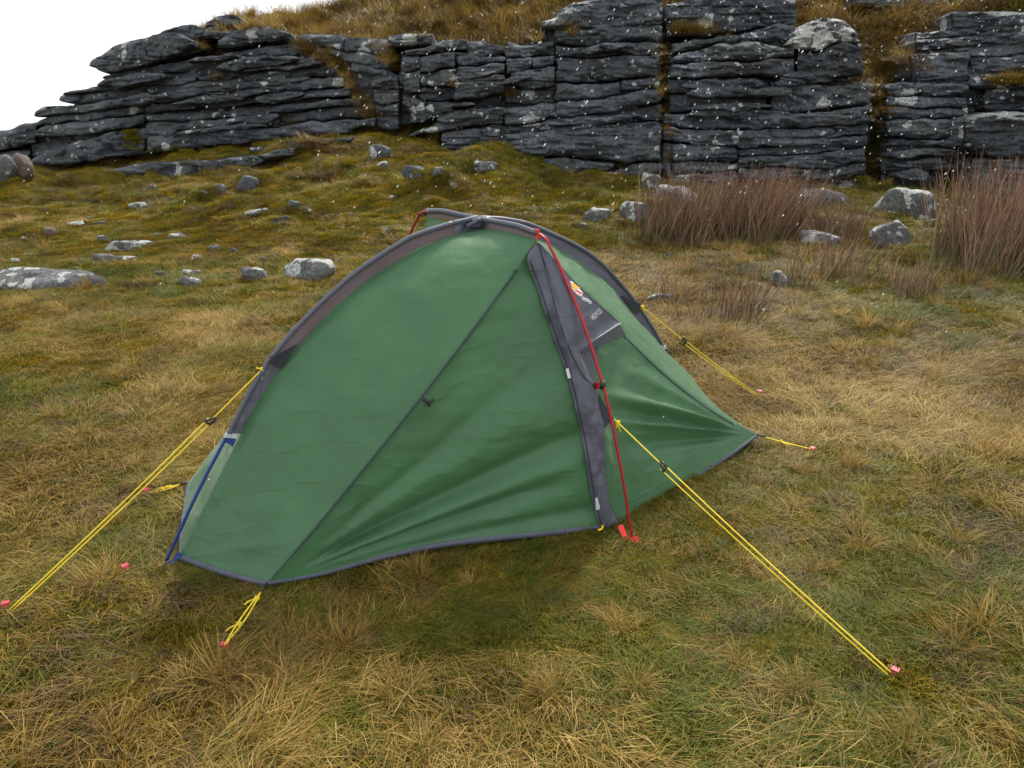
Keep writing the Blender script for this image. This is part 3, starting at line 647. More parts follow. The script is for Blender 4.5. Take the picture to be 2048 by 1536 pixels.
# reflective tape and blue webbing at the sleeve ends
def quad_px(name, L, on, mat, th=.004, lift=.0):
    P = on(L) if callable(on) else np.array(L); nn = np.cross(P[1]-P[0], P[2]-P[0]); nn /= np.linalg.norm(nn)
    c = CAM-P.mean(0); nn = nn*np.sign(nn@c); n = len(P); P = P+nn*lift; V = np.vstack([P, P+nn*th]); Fc = [list(range(n)), list(range(n, 2*n))]+[[i, (i+1) % n, n+(i+1) % n, n+i] for i in range(n)]
    return mk(name, V, Fc, mat, tent, smooth=False)
quad_px('reflective_tape', [(451, 866), (474, 867), (471, 876), (447, 874)], onA, M['reflect'], .008, -.002)
quad_px('webbing', [(446, 875), (471, 877), (463, 890), (450, 884)], onA, M['blue'])
quad_px('webbing', [(455, 884), (471, 878), (464, 893)], onA, M['blue'], .003, .005)
quad_px('reflective_tape', [(1319, 690), (1330, 690), (1331, 697), (1317, 699)], onA, M['reflect'], .008, .0)
quad_px('webbing', [(1317, 699), (1331, 698), (1322, 705)], onA, M['blue'])
quad_px('webbing', [(1070, 457), (1079, 459), (1080, 472), (1076, 482), (1072, 470)], onB, M['red'])
# blue foot strap and red foot strap
def strap(name, P, w, mat, th=.003, wd=None):
    P = np.asarray(P, float); T = np.gradient(P, axis=0)
    d = np.array([np.cross(t, CAM-p) for t, p in zip(T, P)]); d /= np.linalg.norm(d, axis=1)[:, None]
    return mk(name, *ribbon(P-d*w/2, P+d*w/2, th), mat, tent, smooth=False)
strap('foot_strap', [gnd(362, 1108, .04), gnd(350, 1118, .02), gnd(330, 1132, .006)], .018, M['blue'])
strap('foot_strap', [gnd(1240, 1050, .03), gnd(1247, 1066, .015), gnd(1250, 1078, .005)], .02, M['red'])
strap('foot_strap', [gnd(1250, 1077, .004), gnd(1262, 1080, .008), gnd(1276, 1078, .02)], .022, M['red'])
# seams drawn on the fly (raised tape)
def seam_tape(L, w, mat, name='seam_tape', n=60, lift=.004):
    c = catmull(L, n); A = []; B = []
    for i in range(n):
        t = c[min(i+1, n-1)]-c[max(i-1, 0)]; t /= np.linalg.norm(t); nrm = np.array([-t[1], t[0]])*w/2
        a = on_fly(*(c[i]+nrm), lift); b = on_fly(*(c[i]-nrm), lift)
        if a is not None and b is not None and np.linalg.norm(a-b) < .12: A.append(a); B.append(b)
    if len(A) > 2: return mk(name, *ribbon(A, B, .0015), mat, tent)
fr_px = [proj(p) for p in catmull(front_ridge, 12)]
seam_tape([(x+1, y) for x, y in fr_px[1:]], 4.5, M['seam'])
seam_tape([(x+5, y+3) for x, y in fr_px[1:-1]], 1.8, M['stitch'], lift=.006)
rg_px = [proj(p) for p in catmull(ridge, 12)]
seam_tape([(x-4, y+2) for x, y in rg_px[4:-1]], 4, M['seam'])
# toggle on the front seam
def lump(name, a, b, r, mat):
    return mk(name, *tube([a, a*.5+b*.5, b], r, 8), mat, tent)
lump('toggle', on_fly(847, 798, .008), on_fly(862, 808, .014), .006, M['black']); lump('toggle_bar', on_fly(867, 797, .018), on_fly(857, 813, .018), .004, M['black'])
# storm flap over the zip
def px_patch(name, left, right, n, m, mat, lift0, lift1, bvh=None, wr=.004, bulge=.0, sd=0., depth_ref=None):
    l = catmull(left, n); r = catmull(right, n); G = np.zeros((n, m, 3)); last = None
    for j in range(m):
        w = j/(m-1)
        for i in range(n):
            x, y = l[i]*(1-w)+r[i]*w; p = on_fly(x, y, lift0+(lift1-lift0)*math.sin(math.pi*w)+bulge*math.sin(math.pi*w), bvh)
            G[i, j] = p if p is not None else (G[i, j-1] if j else (G[i-1, j] if i else T2))
    vd = G-CAM; vd /= np.linalg.norm(vd, axis=2)[..., None]
    G = G - vd*np.abs(wr*fbm(G[..., 0]*16+sd, G[..., 1]*9, G[..., 2]*5, 3))[..., None]
    V = np.vstack([G.reshape(-1, 3), (G+vd*.002).reshape(-1, 3)]); f1 = grid_faces(n, m); f2 = [[a+n*m for a in f[::-1]] for f in f1]
    lp = [i*m for i in range(n)]+[(n-1)*m+j for j in range(1, m)]+[i*m+m-1 for i in range(n-2, -1, -1)]+[j for j in range(m-2, 0, -1)]
    f3 = [[lp[i], lp[(i+1) % len(lp)], lp[(i+1) % len(lp)]+n*m, lp[i]+n*m] for i in range(len(lp))]
    return mk(name, V, f1+f2+f3, mat, tent), V, f1
flap, fV, fF = px_patch('zip_flap', [(1072, 488), (1054, 518), (1078, 588), (1104, 668), (1130, 740), (1154, 830), (1170, 910), (1182, 990), (1200, 1052), (1210, 1063)],
         [(1079, 486), (1096, 522), (1124, 590), (1152, 668), (1184, 740), (1204, 806), (1208, 850), (1212, 930), (1218, 1000), (1243, 1052)], 90, 14, M['grey_fabric'], .010, .022, wr=.024)
for L in ([(1078, 492), (1092, 540), (1110, 610), (1136, 690), (1162, 745), (1190, 775)], [(1060, 520), (1084, 588), (1110, 668), (1136, 740), (1160, 830), (1176, 910), (1190, 1000), (1206, 1058)]):
    bv = BVHTree.FromPolygons([Vector(v) for v in fV], fF+[]); c = catmull(L, 60)
    P = [on_fly(x, y, .004, bv) for x, y in c]; P = [p for p in P if p is not None]
    mk('piping', *tube(P, .0022, 6), M['dark_fabric'], sub(flap, tent))
# vent hood
tipd = (np.interp(1240, [1075, 1515], [(T2-CAM)@FW, (Qq-CAM)@FW]))-.10
def dz_(x, y, z): return CAM+ray(x, y)*z
zT = (T2-CAM)@FW; pz = on_fly(1140, 712, .03); zBt = (pz-CAM)@FW
n = 40
He = [(1080, 487, zT-.015), (1120, 532, zT-.03), (1165, 580, zT+.0), (1205, 616, (zT+tipd)/2), (1232, 640, tipd), (1240, 648, tipd)]
Hi = [(1077, 489, zT-.015), (1090, 535, zBt+(zT-zBt)*.8-.02), (1104, 585, zBt+(zT-zBt)*.55-.03), (1118, 635, zBt+(zT-zBt)*.3-.03), (1132, 680, zBt-.02), (1140, 712, zBt)]
ce_ = catmull(He, n); ci_ = catmull(Hi, n); m = 24; G = np.zeros((n, m, 3))
for i in range(n):
    for j in range(m):
        w = j/(m-1); q = ci_[i]*(1-w)+ce_[i]*w; q = q.copy(); s = i/(n-1)
        q[2] -= .045*math.sin(math.pi*w)*s; q[2] += .004*float(fbm(s*6+w*2, w*5, 2.2, 3))
        G[i, j] = dz_(*q)
vd = G-CAM; vd /= np.linalg.norm(vd, axis=2)[..., None]
hood = mk('vent_hood', np.vstack([G.reshape(-1, 3), (G+vd*.004).reshape(-1, 3)]), grid_faces(n, m)+[[a+n*m for a in f[::-1]] for f in grid_faces(n, m)], M['grey_fabric'], tent)
hood_bvh = BVHTree.FromPolygons([Vector(v) for v in G.reshape(-1, 3)], grid_faces(n, m))
mk('piping', *tube(np.vstack([G[-1, :], G[-1:, -1]-[0, 0, .002]]), .005, 8), M['grey_fabric'], sub(hood, tent))
mk('piping', *tube(G[:, -1], .0025, 8), M['grey_fabric'], sub(hood, tent))
# inner vent wall and cheek under the hood
cheek = [dz_(1240, 650, tipd+.01), on_fly(1252, 669, .006), on_fly(1200, 690, .008), on_fly(1150, 716, .012), dz_(1142, 712, zBt+.01)]
cc = [p for p in cheek if p is not None]; ctr = np.mean(cc, 0)
mk('vent_cheek', np.vstack(cc), [list(range(len(cc)))], M['grey_fabric'], tent, smooth=False)
quad_px('flap_lining', [on_fly(*p, .010) for p in [(1152, 722), (1198, 690), (1190, 745), (1186, 768)]], None, M['grey_fabric'], .002)
# clip on the red pole
p0 = pln(1205, 770, FRf, nB); ck = on_fly(1190, 772, .02)
mk('pole_clip', *tube([p0-NG*.014, p0+NG*.014], .011, 12), M['black'], tent)
dirc = (ck-p0); quad_px('clip_tab', [p0+dirc*.25+NG*.012, p0+dirc*1.25+NG*.014, p0+dirc*1.15-NG*.014, p0+dirc*.25-NG*.012], None, M['red'], .006)
# dark guy tabs
tipB = dz_(1228, 838, (on_fly(1205, 820, 0)-CAM)@FW-.05)
quad_px('guy_tab', [on_fly(1193, 782, .02), tipB, on_fly(1208, 856, .02)], None, M['dark_fabric'], .003)
quad_px('guy_tab', list(onA([(533, 722), (548, 710), (592, 686), (560, 735)])), None, M['dark_fabric'], .004, .012)
quad_px('guy_tab', list(onA([(1279, 607), (1240, 590), (1262, 622), (1272, 628)])), None, M['dark_fabric'], .004, .008)
# reflective pulls on the flap edge
for L in ([(1131, 738), (1137, 736), (1142, 756), (1136, 757)], [(1190, 996), (1196, 994), (1201, 1018), (1192, 1020)]):
    quad_px('flap_tab', [on_fly(x, y, .028) for x, y in L], None, M['reflect'], .002)
# printed lettering and emblem on the hood
def on_hood(x, y, l=.003):
    return on_fly(x, y, l, hood_bvh)
tcu = bpy.data.curves.new('lettering', 'FONT'); tcu.body = 'HELM CO'; tcu.size = 1
to = bpy.data.objects.new('tmp', tcu); COL.objects.link(to); dg = bpy.context.evaluated_depsgraph_get(); tm = bpy.data.meshes.new_from_object(to.evaluated_get(dg))
bmt = bmesh.new(); bmt.from_mesh(tm); bmesh.ops.triangulate(bmt, faces=bmt.faces[:]); TVx = np.array([v.co[:] for v in bmt.verts]); TFx = [[v.index for v in f.verts] for f in bmt.faces]; bmt.free()
bpy.data.objects.remove(to); tw = TVx[:, 0].max(); th_ = TVx[:, 1].max()
ex = np.array([19., -17.]); ey = np.array([-5.5, -7.])*1.15
pts = [on_hood(*(np.array([1186., 641.])+ex*(v[0]/tw)+ey*(v[1]/th_))) for v in TVx]
fb = on_hood(1190, 636); pts = [p if p is not None else fb for p in pts]
mk('lettering', pts, TFx, M['white'], sub(hood, tent), smooth=False)
def logo(L, mat, lift):
    P = [on_hood(1050+x*.1302, 520+y*.1302, lift) for x, y in L]; P = [p for p in P if p is not None]
    if len(P) > 2: mk('emblem', P, [list(range(len(P)))], mat, sub(hood, tent), smooth=False)
logo([(600, 310), (640, 318), (670, 380), (655, 385), (610, 340)], M['white'], .003)
logo([(690, 320), (735, 335), (850, 410), (890, 500), (870, 560), (830, 555), (730, 460)], M['white'], .003)
logo([(705, 345), (745, 350), (845, 415), (850, 432), (800, 440), (790, 468), (750, 455)], M['orange'], .005)
logo([(778, 468), (800, 460), (880, 500), (882, 515), (868, 524)], M['red'], .005); logo([(800, 512), (850, 530), (858, 545), (840, 545)], M['red'], .005)
for cx, cy in ((893, 590), (930, 605), (965, 620), (1000, 650)):
    logo([(cx+22*math.cos(t), cy+26*math.sin(t)) for t in np.linspace(0, 6.0, 9)], M['white'], .003)
    logo([(cx+11*math.cos(t), cy+14*math.sin(t)) for t in np.linspace(0, 6.0, 9)], M['hem'], .005)

# guy lines (parts of the tent) and pegs (things of their own)
def peg(P, lab, yaw=0., grp='pink red tent pegs'):
    # V-section alloy stake: notched head above the turf, shaft driven in
    P = np.array(P); P[2] = float(terrain(P[0], P[1])); w = .016; V = []; Fc = []
    prof = [(-w, .006), (0, -.008), (w, .006), (w, .009), (0, -.005), (-w, .009)]
    lv = [(-.14, .12), (-.02, 1), (.016, 1.0), (.022, .6), (.028, 1.), (.04, .9)]
    for z, s in lv:
        for x, y in prof: V.append((x*s, y*s+z*.25, z))
    for i in range(len(lv)-1):
        for j in range(6): Fc.append([i*6+j, i*6+(j+1) % 6, (i+1)*6+(j+1) % 6, (i+1)*6+j])
    Fc.append([(len(lv)-1)*6+j for j in range(6)]); Fc.append(list(range(5, -1, -1)))
    # hook lip folded over the head
    h0 = len(V)
    for x, y, z in ((-w, .012, .040), (w, .012, .040), (w, .034, .036), (-w, .034, .036), (-w, .012, .044), (w, .012, .044), (w, .034, .040), (-w, .034, .040)): V.append((x, y, z))
    Fc += [[h0+i for i in f] for f in ([3, 2, 1, 0], [4, 5, 6, 7], [0, 1, 5, 4], [1, 2, 6, 5], [2, 3, 7, 6], [3, 0, 4, 7])]
    o = mk('tent_peg', V, Fc, M['peg'], smooth=False); P[2] -= .014; o.location = P; o.rotation_euler = (R(14), 0, yaw); o.scale = (.75,)*3; tag(o, lab, 'tent peg', grp); return o
def guy(A, Bp, fr, gap=.011, slack=.01, r=.0024):
    A = np.asarray(A); Bp = np.asarray(Bp); L = lambda s: A+(Bp-A)*s - np.array([0, 0, slack])*math.sin(math.pi*s)
    mid = L(fr); d = (Bp-A)/np.linalg.norm(Bp-A); sd_ = np.cross(d, CAM-mid); sd_ /= np.linalg.norm(sd_)
    up1 = [L(s) for s in np.linspace(0, fr, 12)]
    s2 = np.linspace(fr, 1, 24); wd = gap*(1-.45*(s2-fr)/(1-fr))
    l1 = [L(s)+sd_*w for s, w in zip(s2, wd)]; l2 = [L(s)-sd_*w*.4 for s, w in zip(s2, wd)]
    g = mk('guy_line', *join(tube(up1, r, 6), tube(l1, r, 6), tube(l2, r, 6)), M['yellow'], tent)
    mk('line_slider', *join(tube([mid-d*.018-sd_*.008, mid+d*.014-sd_*.006], .005, 8), tube([mid+d*.012-sd_*.008, mid+d*.016+sd_*.016], .0045, 8), tube([mid-d*.018-sd_*.004, mid+d*.016+sd_*.014], .004, 8)), M['black'], sub(g, tent))
    k = A+d*.02
    mk('knot', *join(blob(k, np.eye(3)*.0085, 10, 6, 2, .4), tube([k, k+np.array([.004, 0, -.03])+d*.012], r, 6), tube([k, k+sd_*.018+d*.012], r, 6)), M['yellow'], sub(g, tent))
    return g
pg1 = gnd(22, 1222, .025); guy(pln(533, 730, FLf, nA)-nA/np.linalg.norm(nA)*0, pg1, .235)
pg2 = gnd(1780, 1346, .025); guy(tipB, pg2, .22, .014)
pg3 = gnd(1514, 790, .025); guy(pln(1279, 609, FLf, nA), pg3, .36)
peg(gnd(14, 1224), 'peg holding the yellow double guy line beside the blue pole leg', .6, None)
peg(gnd(1786, 1350), 'pink red peg holding the long yellow guy line beside the red pole leg', -.7, None)
peg(gnd(1518, 791), 'peg at the end of the yellow guy line behind the tent, below the brown rushes', -.4, None)
def short_guy(A, Bp, knots, lab, yaw, strapc=.03):
    A = np.asarray(A); Bp = np.asarray(Bp); d = (Bp-A)/np.linalg.norm(Bp-A); sd_ = np.cross(d, [0, 0, 1]); sd_ /= np.linalg.norm(sd_)
    mk('peg_loop', *tube([A-d*.01, A+d*strapc*.5+[0, 0, .004], A+d*strapc], .0045, 8), M['black'], tent)
    A2 = A+d*strapc; L = np.linalg.norm(Bp-A2)
    c1 = [A2+d*L*s+sd_*.006*math.sin(math.pi*s) for s in np.linspace(0, 1, 12)]; c2 = [A2+d*L*s-sd_*.007*math.sin(math.pi*s)-[0, 0, .004*math.sin(math.pi*s)] for s in np.linspace(0, 1, 12)]
    ps = [tube(c1, .0028, 6), tube(c2, .0028, 6)]
    for s in knots:
        k = A2+d*L*s; ps += [blob(k, np.eye(3)*.009, 10, 6, s*9, .4), tube([k, k+sd_*.02+d*.02, k+sd_*.025+d*.035], .0026, 6)]
    mk('guy_line', *join(*ps), M['yellow'], tent); peg(Bp, lab, yaw, None)
short_guy(gnd(530, 1172, .03), gnd(449, 1290, .015), (.12, .62), 'peg at the end of the knotted yellow cord from the front hem corner', .3)
short_guy(gnd(1517, 871, .045), gnd(1622, 898, .015), (.35,), 'peg at the yellow loop of the pointed porch corner', -1.2)
short_guy(gnd(374, 966, .045), gnd(296, 985, .012), (.3, .55), 'peg at the yellow loop behind the blue pole leg', 1.2)
peg(gnd(255, 1146), 'spare pink peg stuck in the grass on its own beside the blue pole foot', .9, None)
c = catmull([on_fly(1206, 1050, .015), gnd(1203, 1058, .03), gnd(1196, 1060, .03)], 8); mk('zip_pull', *tube(c, .004, 6), M['yellow'], tent)
# inner tent floor seen under the hem as dark groundsheet
gs = np.array([FLf*.7+CE*.3, FRf*.7+CE*.3, BRf*.7+CE*.3, BLf*.7+CE*.3])+NG*.02
mk('groundsheet', np.vstack([gs, gs+NG*.06]), [[0, 1, 2, 3], [4, 5, 6, 7], [0, 1, 5, 4], [1, 2, 6, 5], [2, 3, 7, 6], [3, 0, 4, 7]], M['dark_fabric'], tent, smooth=False)

# ------------------------------------------------------------------ stones
def stone_mesh(seed, ax, planes=9, sub_=4, rough=.09):
    bm = bmesh.new(); bmesh.ops.create_icosphere(bm, subdivisions=sub_, radius=1); D_ = np.array([v.co[:] for v in bm.verts]); Fc = [[v.index for v in f.verts] for f in bm.faces]; bm.free()
    rg = np.random.default_rng(seed); Np = rg.normal(size=(planes, 3)); Np /= np.linalg.norm(Np, axis=1)[:, None]; dd = rg.uniform(.6, .95, planes)
    Np = np.vstack([Np, [[.1, 0, 1]]]); dd = np.r_[dd, .7]
    c = np.maximum(D_@Np.T, 1e-3); rr = dd[None]/c; k = 17.; r_ = -np.log(np.exp(-k*np.minimum(rr, 3)).sum(1)+math.exp(-k*1.15))/k
    r_ = r_*(1+rough*fbm(D_[:, 0]*3+seed, D_[:, 1]*3, D_[:, 2]*3, 4)); return D_*r_[:, None]*np.array(ax), Fc
ROCKS = []
def stone(px, py, w, h, label, mat='stone', seed=None, tilt=0., sink=.42, yaw=None, name='boulder', cat='boulder', group=None, deep=.8, planes=9):
    """px,py: centre of the stone's foot; w,h seen size in the photograph"""
    P = hit(px, py+h*.35); dist = (P-CAM)@FW; W = w/F*dist*.5; Hh = h/F*dist*.72
    seed = seed or int(px*7+py); V, Fc = stone_mesh(seed, (W*1.12, W*deep, Hh*1.25), planes)
    cy, sy = math.cos(yaw or random.uniform(-.5, .5)), math.sin(yaw or 0); ct, st_ = math.cos(tilt), math.sin(tilt)
    V = V@np.array([[ct, 0, -st_], [0, 1, 0], [st_, 0, ct]]).T
    o = mk(name, V, Fc, M[mat]); P[1] += W*deep*.4
    P[2] = float(terrain(P[0], P[1], True)) + Hh*(.55-sink*.9); o.location = P
    ROCKS.append((P.copy(), W, deep)); tag(o, label, cat, group); return o
stone(85, 556, 200, 44, 'broad flat grey rock slab lying flush in the grass', deep=.45, sink=.62, name='flat_rock', cat='rock', planes=5)
stone(616, 541, 88, 46, 'rounded grey boulder with a white top beside the tent', 'pale_rock', seed=5)
stone(510, 550, 48, 30, 'dark grey boulder beside the rounded white topped boulder')
stone(254, 494, 76, 24, 'long low pale stone with a white crest on the slope', 'pale_rock')
stone(205, 518, 40, 18, 'dark low stone under the long pale stone')
stone(253, 519, 34, 13, 'small dark flat stone under the long pale stone')
stone(95, 465, 27, 18, 'square brown stone block on the mossy slope', 'brown_stone', planes=6)
stone(40, 336, 54, 42, 'brown tilted block leaning against the foot of the outcrop', 'brown_stone', tilt=-.6)
stone(8, 340, 50, 40, 'pale rounded boulder beside the brown tilted block', 'stone')
stone(1196, 432, 48, 32, 'white crusted boulder in the short grass beyond the tent', 'pale_rock', seed=21)
stone(1299, 366, 40, 36, 'upright white crusted boulder at the foot of the crag beside the rushes', 'pale_rock')
stone(1352, 388, 92, 46, 'wide white topped boulder half hidden by rushes', 'pale_rock')
stone(1278, 426, 60, 48, 'dark round boulder at the edge of the large rush bed', 'stone')
stone(1814, 408, 96, 66, 'large pointed lichen streaked boulder between the two rush beds', 'pale_rock', seed=91)
stone(1642, 402, 94, 44, 'low dark boulder with white patches behind the rushes', 'stone')
stone(1736, 438, 32, 12, 'small white flat stone before the large pointed boulder', 'pale_rock')
stone(1776, 474, 66, 52, 'grey leaning boulder in the grass among the rushes', 'stone', tilt=.5)
stone(1642, 476, 78, 32, 'low grey boulder with white spots among sparse rushes', 'stone')
stone(1559, 560, 32, 42, 'small upright stone with a white cap amid dead grass', 'stone', tilt=.2, deep=.7)
stone(1326, 598, 70, 16, 'flat pale stone sunk in the grass behind the tent', 'stone', deep=.5)
stone(1516, 622, 32, 14, 'small flat grey stone beside the dead rush stems', 'stone')
stone(1430, 446, 64, 12, 'thin white stone showing through the large rush bed', 'pale_rock')
stone(1620, 448, 34, 10, 'thin white stone at the end of the large rush bed', 'pale_rock')
stone(495, 366, 40, 34, 'dark knobbly rock in the hollow of the slope below the slabs', 'rock')
stone(760, 306, 34, 26, 'dark stone set in the bank under the gully', 'rock')
stone(832, 346, 44, 20, 'flat dark stone in the bank under the crag', 'rock')
stone(970, 342, 40, 18, 'grey stone at the edge of the bank below the crag', 'stone')
small = [(380, 568, 46, 18), (381, 546, 32, 14), (318, 548, 20, 13), (203, 479, 20, 15), (425, 498, 30, 14), (391, 514, 24, 10), (466, 501, 18, 16), (318, 471, 14, 9), (470, 438, 12, 11), (510, 426, 48, 12), (560, 441, 28, 11),
   (586, 411, 24, 20), (612, 422, 18, 16), (30, 523, 20, 11), (56, 511, 18, 8), (350, 473, 34, 12), (48, 478, 12, 10), (276, 410, 34, 16), (300, 376, 22, 10), (441, 377, 20, 16), (408, 389, 12, 10), (765, 331, 24, 14), (740, 320, 16, 10), (876, 349, 26, 14),
   (178, 437, 12, 9), (1166, 451, 16, 9), (1142, 440, 10, 7), (1240, 444, 12, 10), (1340, 508, 20, 11), (905, 375, 14, 9), (866, 397, 10, 6), (940, 378, 12, 7), (680, 520, 20, 10), (775, 462, 12, 12), (453, 547, 14, 8), (528, 518, 18, 7), (548, 512, 8, 8), (150, 448, 30, 9), (196, 447, 28, 8),
   (1170, 395, 10, 6), (1120, 420, 12, 7), (785, 395, 12, 8), (700, 430, 10, 6), (10, 490, 12, 9), (640, 455, 10, 7), (560, 480, 12, 7), (1690, 470, 16, 10), (1895, 517, 16, 6), (1860, 442, 24, 10)]
for i, (x, y, w, h) in enumerate(small):
    stone(x, y, w, h, ('small half sunk grey stone scattered on the mossy slope', 'small pale lichen crusted stone scattered on the mossy slope', 'small dark stone scattered on the mossy slope', 'small half sunk grey stone scattered on the mossy slope')[i % 4], ('stone', 'pale_rock', 'rock', 'stone')[i % 4], name='stone', cat='stone', sink=random.uniform(.35, .62), deep=random.uniform(.6, 1.), tilt=random.uniform(-.3, .3), group='small stones scattered over the slope')

# ------------------------------------------------------------------ grass: clumps scattered by geometry nodes
src = bpy.data.collections.new('grass_sources')
def clump(name, n, rad, l0, l1, e0, e1, droop, w, mat, lean=None, spread=math.pi, seg=4, seed=1):
    rg = np.random.default_rng(seed); V = []; Fc = []; tone = []
    for b in range(n):
        r0 = rad*math.sqrt(rg.random()); t0 = rg.uniform(0, 2*math.pi); p = np.array([r0*math.cos(t0), r0*math.sin(t0), -.006])
        az = (t0 + rg.normal(0, .6)) if lean is None else lean+rg.normal(0, spread)
        el = R(rg.uniform(e0, e1)); L = rg.uniform(l0, l1); ww = w*rg.uniform(.6, 1.3); tn = rg.random(); dr = droop*rg.uniform(.4, 1.5); tw = rg.normal(0, .35)
        base = len(V)
        for s in range(seg+1):
            k = s/seg; d = np.array([math.cos(el)*math.cos(az), math.cos(el)*math.sin(az), math.sin(el)])
            sdv = np.array([-math.sin(az), math.cos(az), 0])*ww*.5*(1-.85*k**1.5)
            if s == seg: V.append(p)
            else: V += [p-sdv, p+sdv]
            p = p+d*L/seg; el -= R(dr)/seg; az += tw/seg
            p[2] = max(p[2], .004+.01*rg.random())
        nvb = 2*seg+1; tone += [tn]*nvb
        for s in range(seg-1): Fc.append([base+2*s, base+2*s+1, base+2*s+3, base+2*s+2])
        Fc.append([base+2*seg-2, base+2*seg-1, base+2*seg])
    o = mk(name, V, Fc, mat, col=None); at = o.data.attributes.new('tone', 'FLOAT', 'POINT'); at.data.foreach_set('value', np.array(tone, np.float32)); src.objects.link(o); return o
kinds = []   # alphabetical names keep the pick order
def K(name, **k): kinds.append(name); clump('g%02d_%s' % (len(kinds)-1, name), **k)
for s in (1, 2, 3): K('mat', n=52, rad=.10, l0=.05, l1=.16, e0=4, e1=46, droop=55, w=.0025, mat=M['straw'], lean=0., spread=.6, seg=4, seed=s)
for s in (4, 5): K('green', n=56, rad=.08, l0=.03, l1=.075, e0=20, e1=75, droop=50, w=.0028, mat=M['green_grass'], seg=3, seed=s)
for s in (6, 7): K('moss', n=110, rad=.08, l0=.012, l1=.028, e0=5, e1=80, droop=40, w=.005, mat=M['moss'], seg=2, seed=s)
for s in (8, 9): K('tuft', n=80, rad=.03, l0=.08, l1=.17, e0=30, e1=80, droop=60, w=.0026, mat=M['straw'], seg=4, seed=s)
for s in (10, 11): K('brown', n=52, rad=.09, l0=.05, l1=.13, e0=8, e1=55, droop=55, w=.003, mat=M['brown'], lean=0., spread=1., seg=4, seed=s)
for s in (12, 13): K('mossgreen', n=110, rad=.08, l0=.012, l1=.03, e0=5, e1=80, droop=40, w=.005, mat=M['moss_green'], seg=2, seed=s)
for s in (14, 15): K('greenmat', n=46, rad=.09, l0=.05, l1=.11, e0=5, e1=50, droop=50, w=.0028, mat=M['green_grass'], lean=0., spread=.7, seg=4, seed=s)
KI = {k: [i for i, q in enumerate(kinds) if q == k] for k in set(kinds)}

def scatter(name, P, rot, scl, vid, label):
    me = bpy.data.meshes.new(name); me.from_pydata(P.tolist(), [], [])
    a = me.attributes.new('rot', 'FLOAT_VECTOR', 'POINT'); a.data.foreach_set('vector', rot.astype(np.float32).ravel())
    a = me.attributes.new('scl', 'FLOAT', 'POINT'); a.data.foreach_set('value', scl.astype(np.float32))
    a = me.attributes.new('vid', 'INT', 'POINT'); a.data.foreach_set('value', vid.astype(np.int32))
    o = bpy.data.objects.new(name, me); COL.objects.link(o)
    ng = bpy.data.node_groups.new(name, 'GeometryNodeTree')
    ng.interface.new_socket('Geometry', in_out='INPUT', socket_type='NodeSocketGeometry'); ng.interface.new_socket('Geometry', in_out='OUTPUT', socket_type='NodeSocketGeometry')
    gi = ng.nodes.new('NodeGroupInput'); go = ng.nodes.new('NodeGroupOutput')
    ci = ng.nodes.new('GeometryNodeCollectionInfo'); ci.inputs['Collection'].default_value = src; ci.inputs['Separate Children'].default_value = True; ci.inputs['Reset Children'].default_value = True
    ip = ng.nodes.new('GeometryNodeInstanceOnPoints'); ip.inputs['Pick Instance'].default_value = True
    def attr(nm, t):
        q = ng.nodes.new('GeometryNodeInputNamedAttribute'); q.data_type = t; q.inputs['Name'].default_value = nm; return q.outputs['Attribute']
    ng.links.new(gi.outputs[0], ip.inputs['Points']); ng.links.new(ci.outputs[0], ip.inputs['Instance'])
    ng.links.new(attr('vid', 'INT'), ip.inputs['Instance Index']); ng.links.new(attr('rot', 'FLOAT_VECTOR'), ip.inputs['Rotation']); ng.links.new(attr('scl', 'FLOAT'), ip.inputs['Scale'])
    ng.links.new(ip.outputs[0], go.inputs[0])
    md = o.modifiers.new('scatter', 'NODES'); md.node_group = ng
    tag(o, label, 'grass', kind='stuff'); return o
# sample points on the ground mesh
A_, B_, C_, D_ = [TV[TFc[:, i]] for i in range(4)]
cen = (A_+C_)/2; area = np.linalg.norm(np.cross(C_-A_, D_-B_), axis=1)/2
azc = cen[:, 0]/np.maximum(cen[:, 1], .3); dist = np.hypot(cen[:, 0], cen[:, 1])
vis = (np.abs(azc) < .86) & (cen[:, 1] > .9) & (cen[:, 1] < Db(azc)+6.5)
dens = 540*np.minimum(1, (4.2/np.maximum(dist, .1))**1.45)
dens = np.where(cen[:, 1] > Db(azc)+.4, dens*.8, dens)
cnt = rng.poisson(np.where(vis, dens*area, 0)); fi = np.repeat(np.arange(len(cnt)), cnt); nP = len(fi)
uu, vv = rng.random(nP)[:, None], rng.random(nP)[:, None]
P = (A_[fi]*(1-uu)+B_[fi]*uu)*(1-vv) + (D_[fi]*(1-uu)+C_[fi]*uu)*vv
nrm = np.cross(C_-A_, D_-B_)[fi]; nrm /= np.linalg.norm(nrm, axis=1)[:, None]; nrm *= np.sign(nrm[:, 2:3])
x, y = P[:, 0], P[:, 1]; a = x/np.maximum(y, .5); r = y/Db(a)
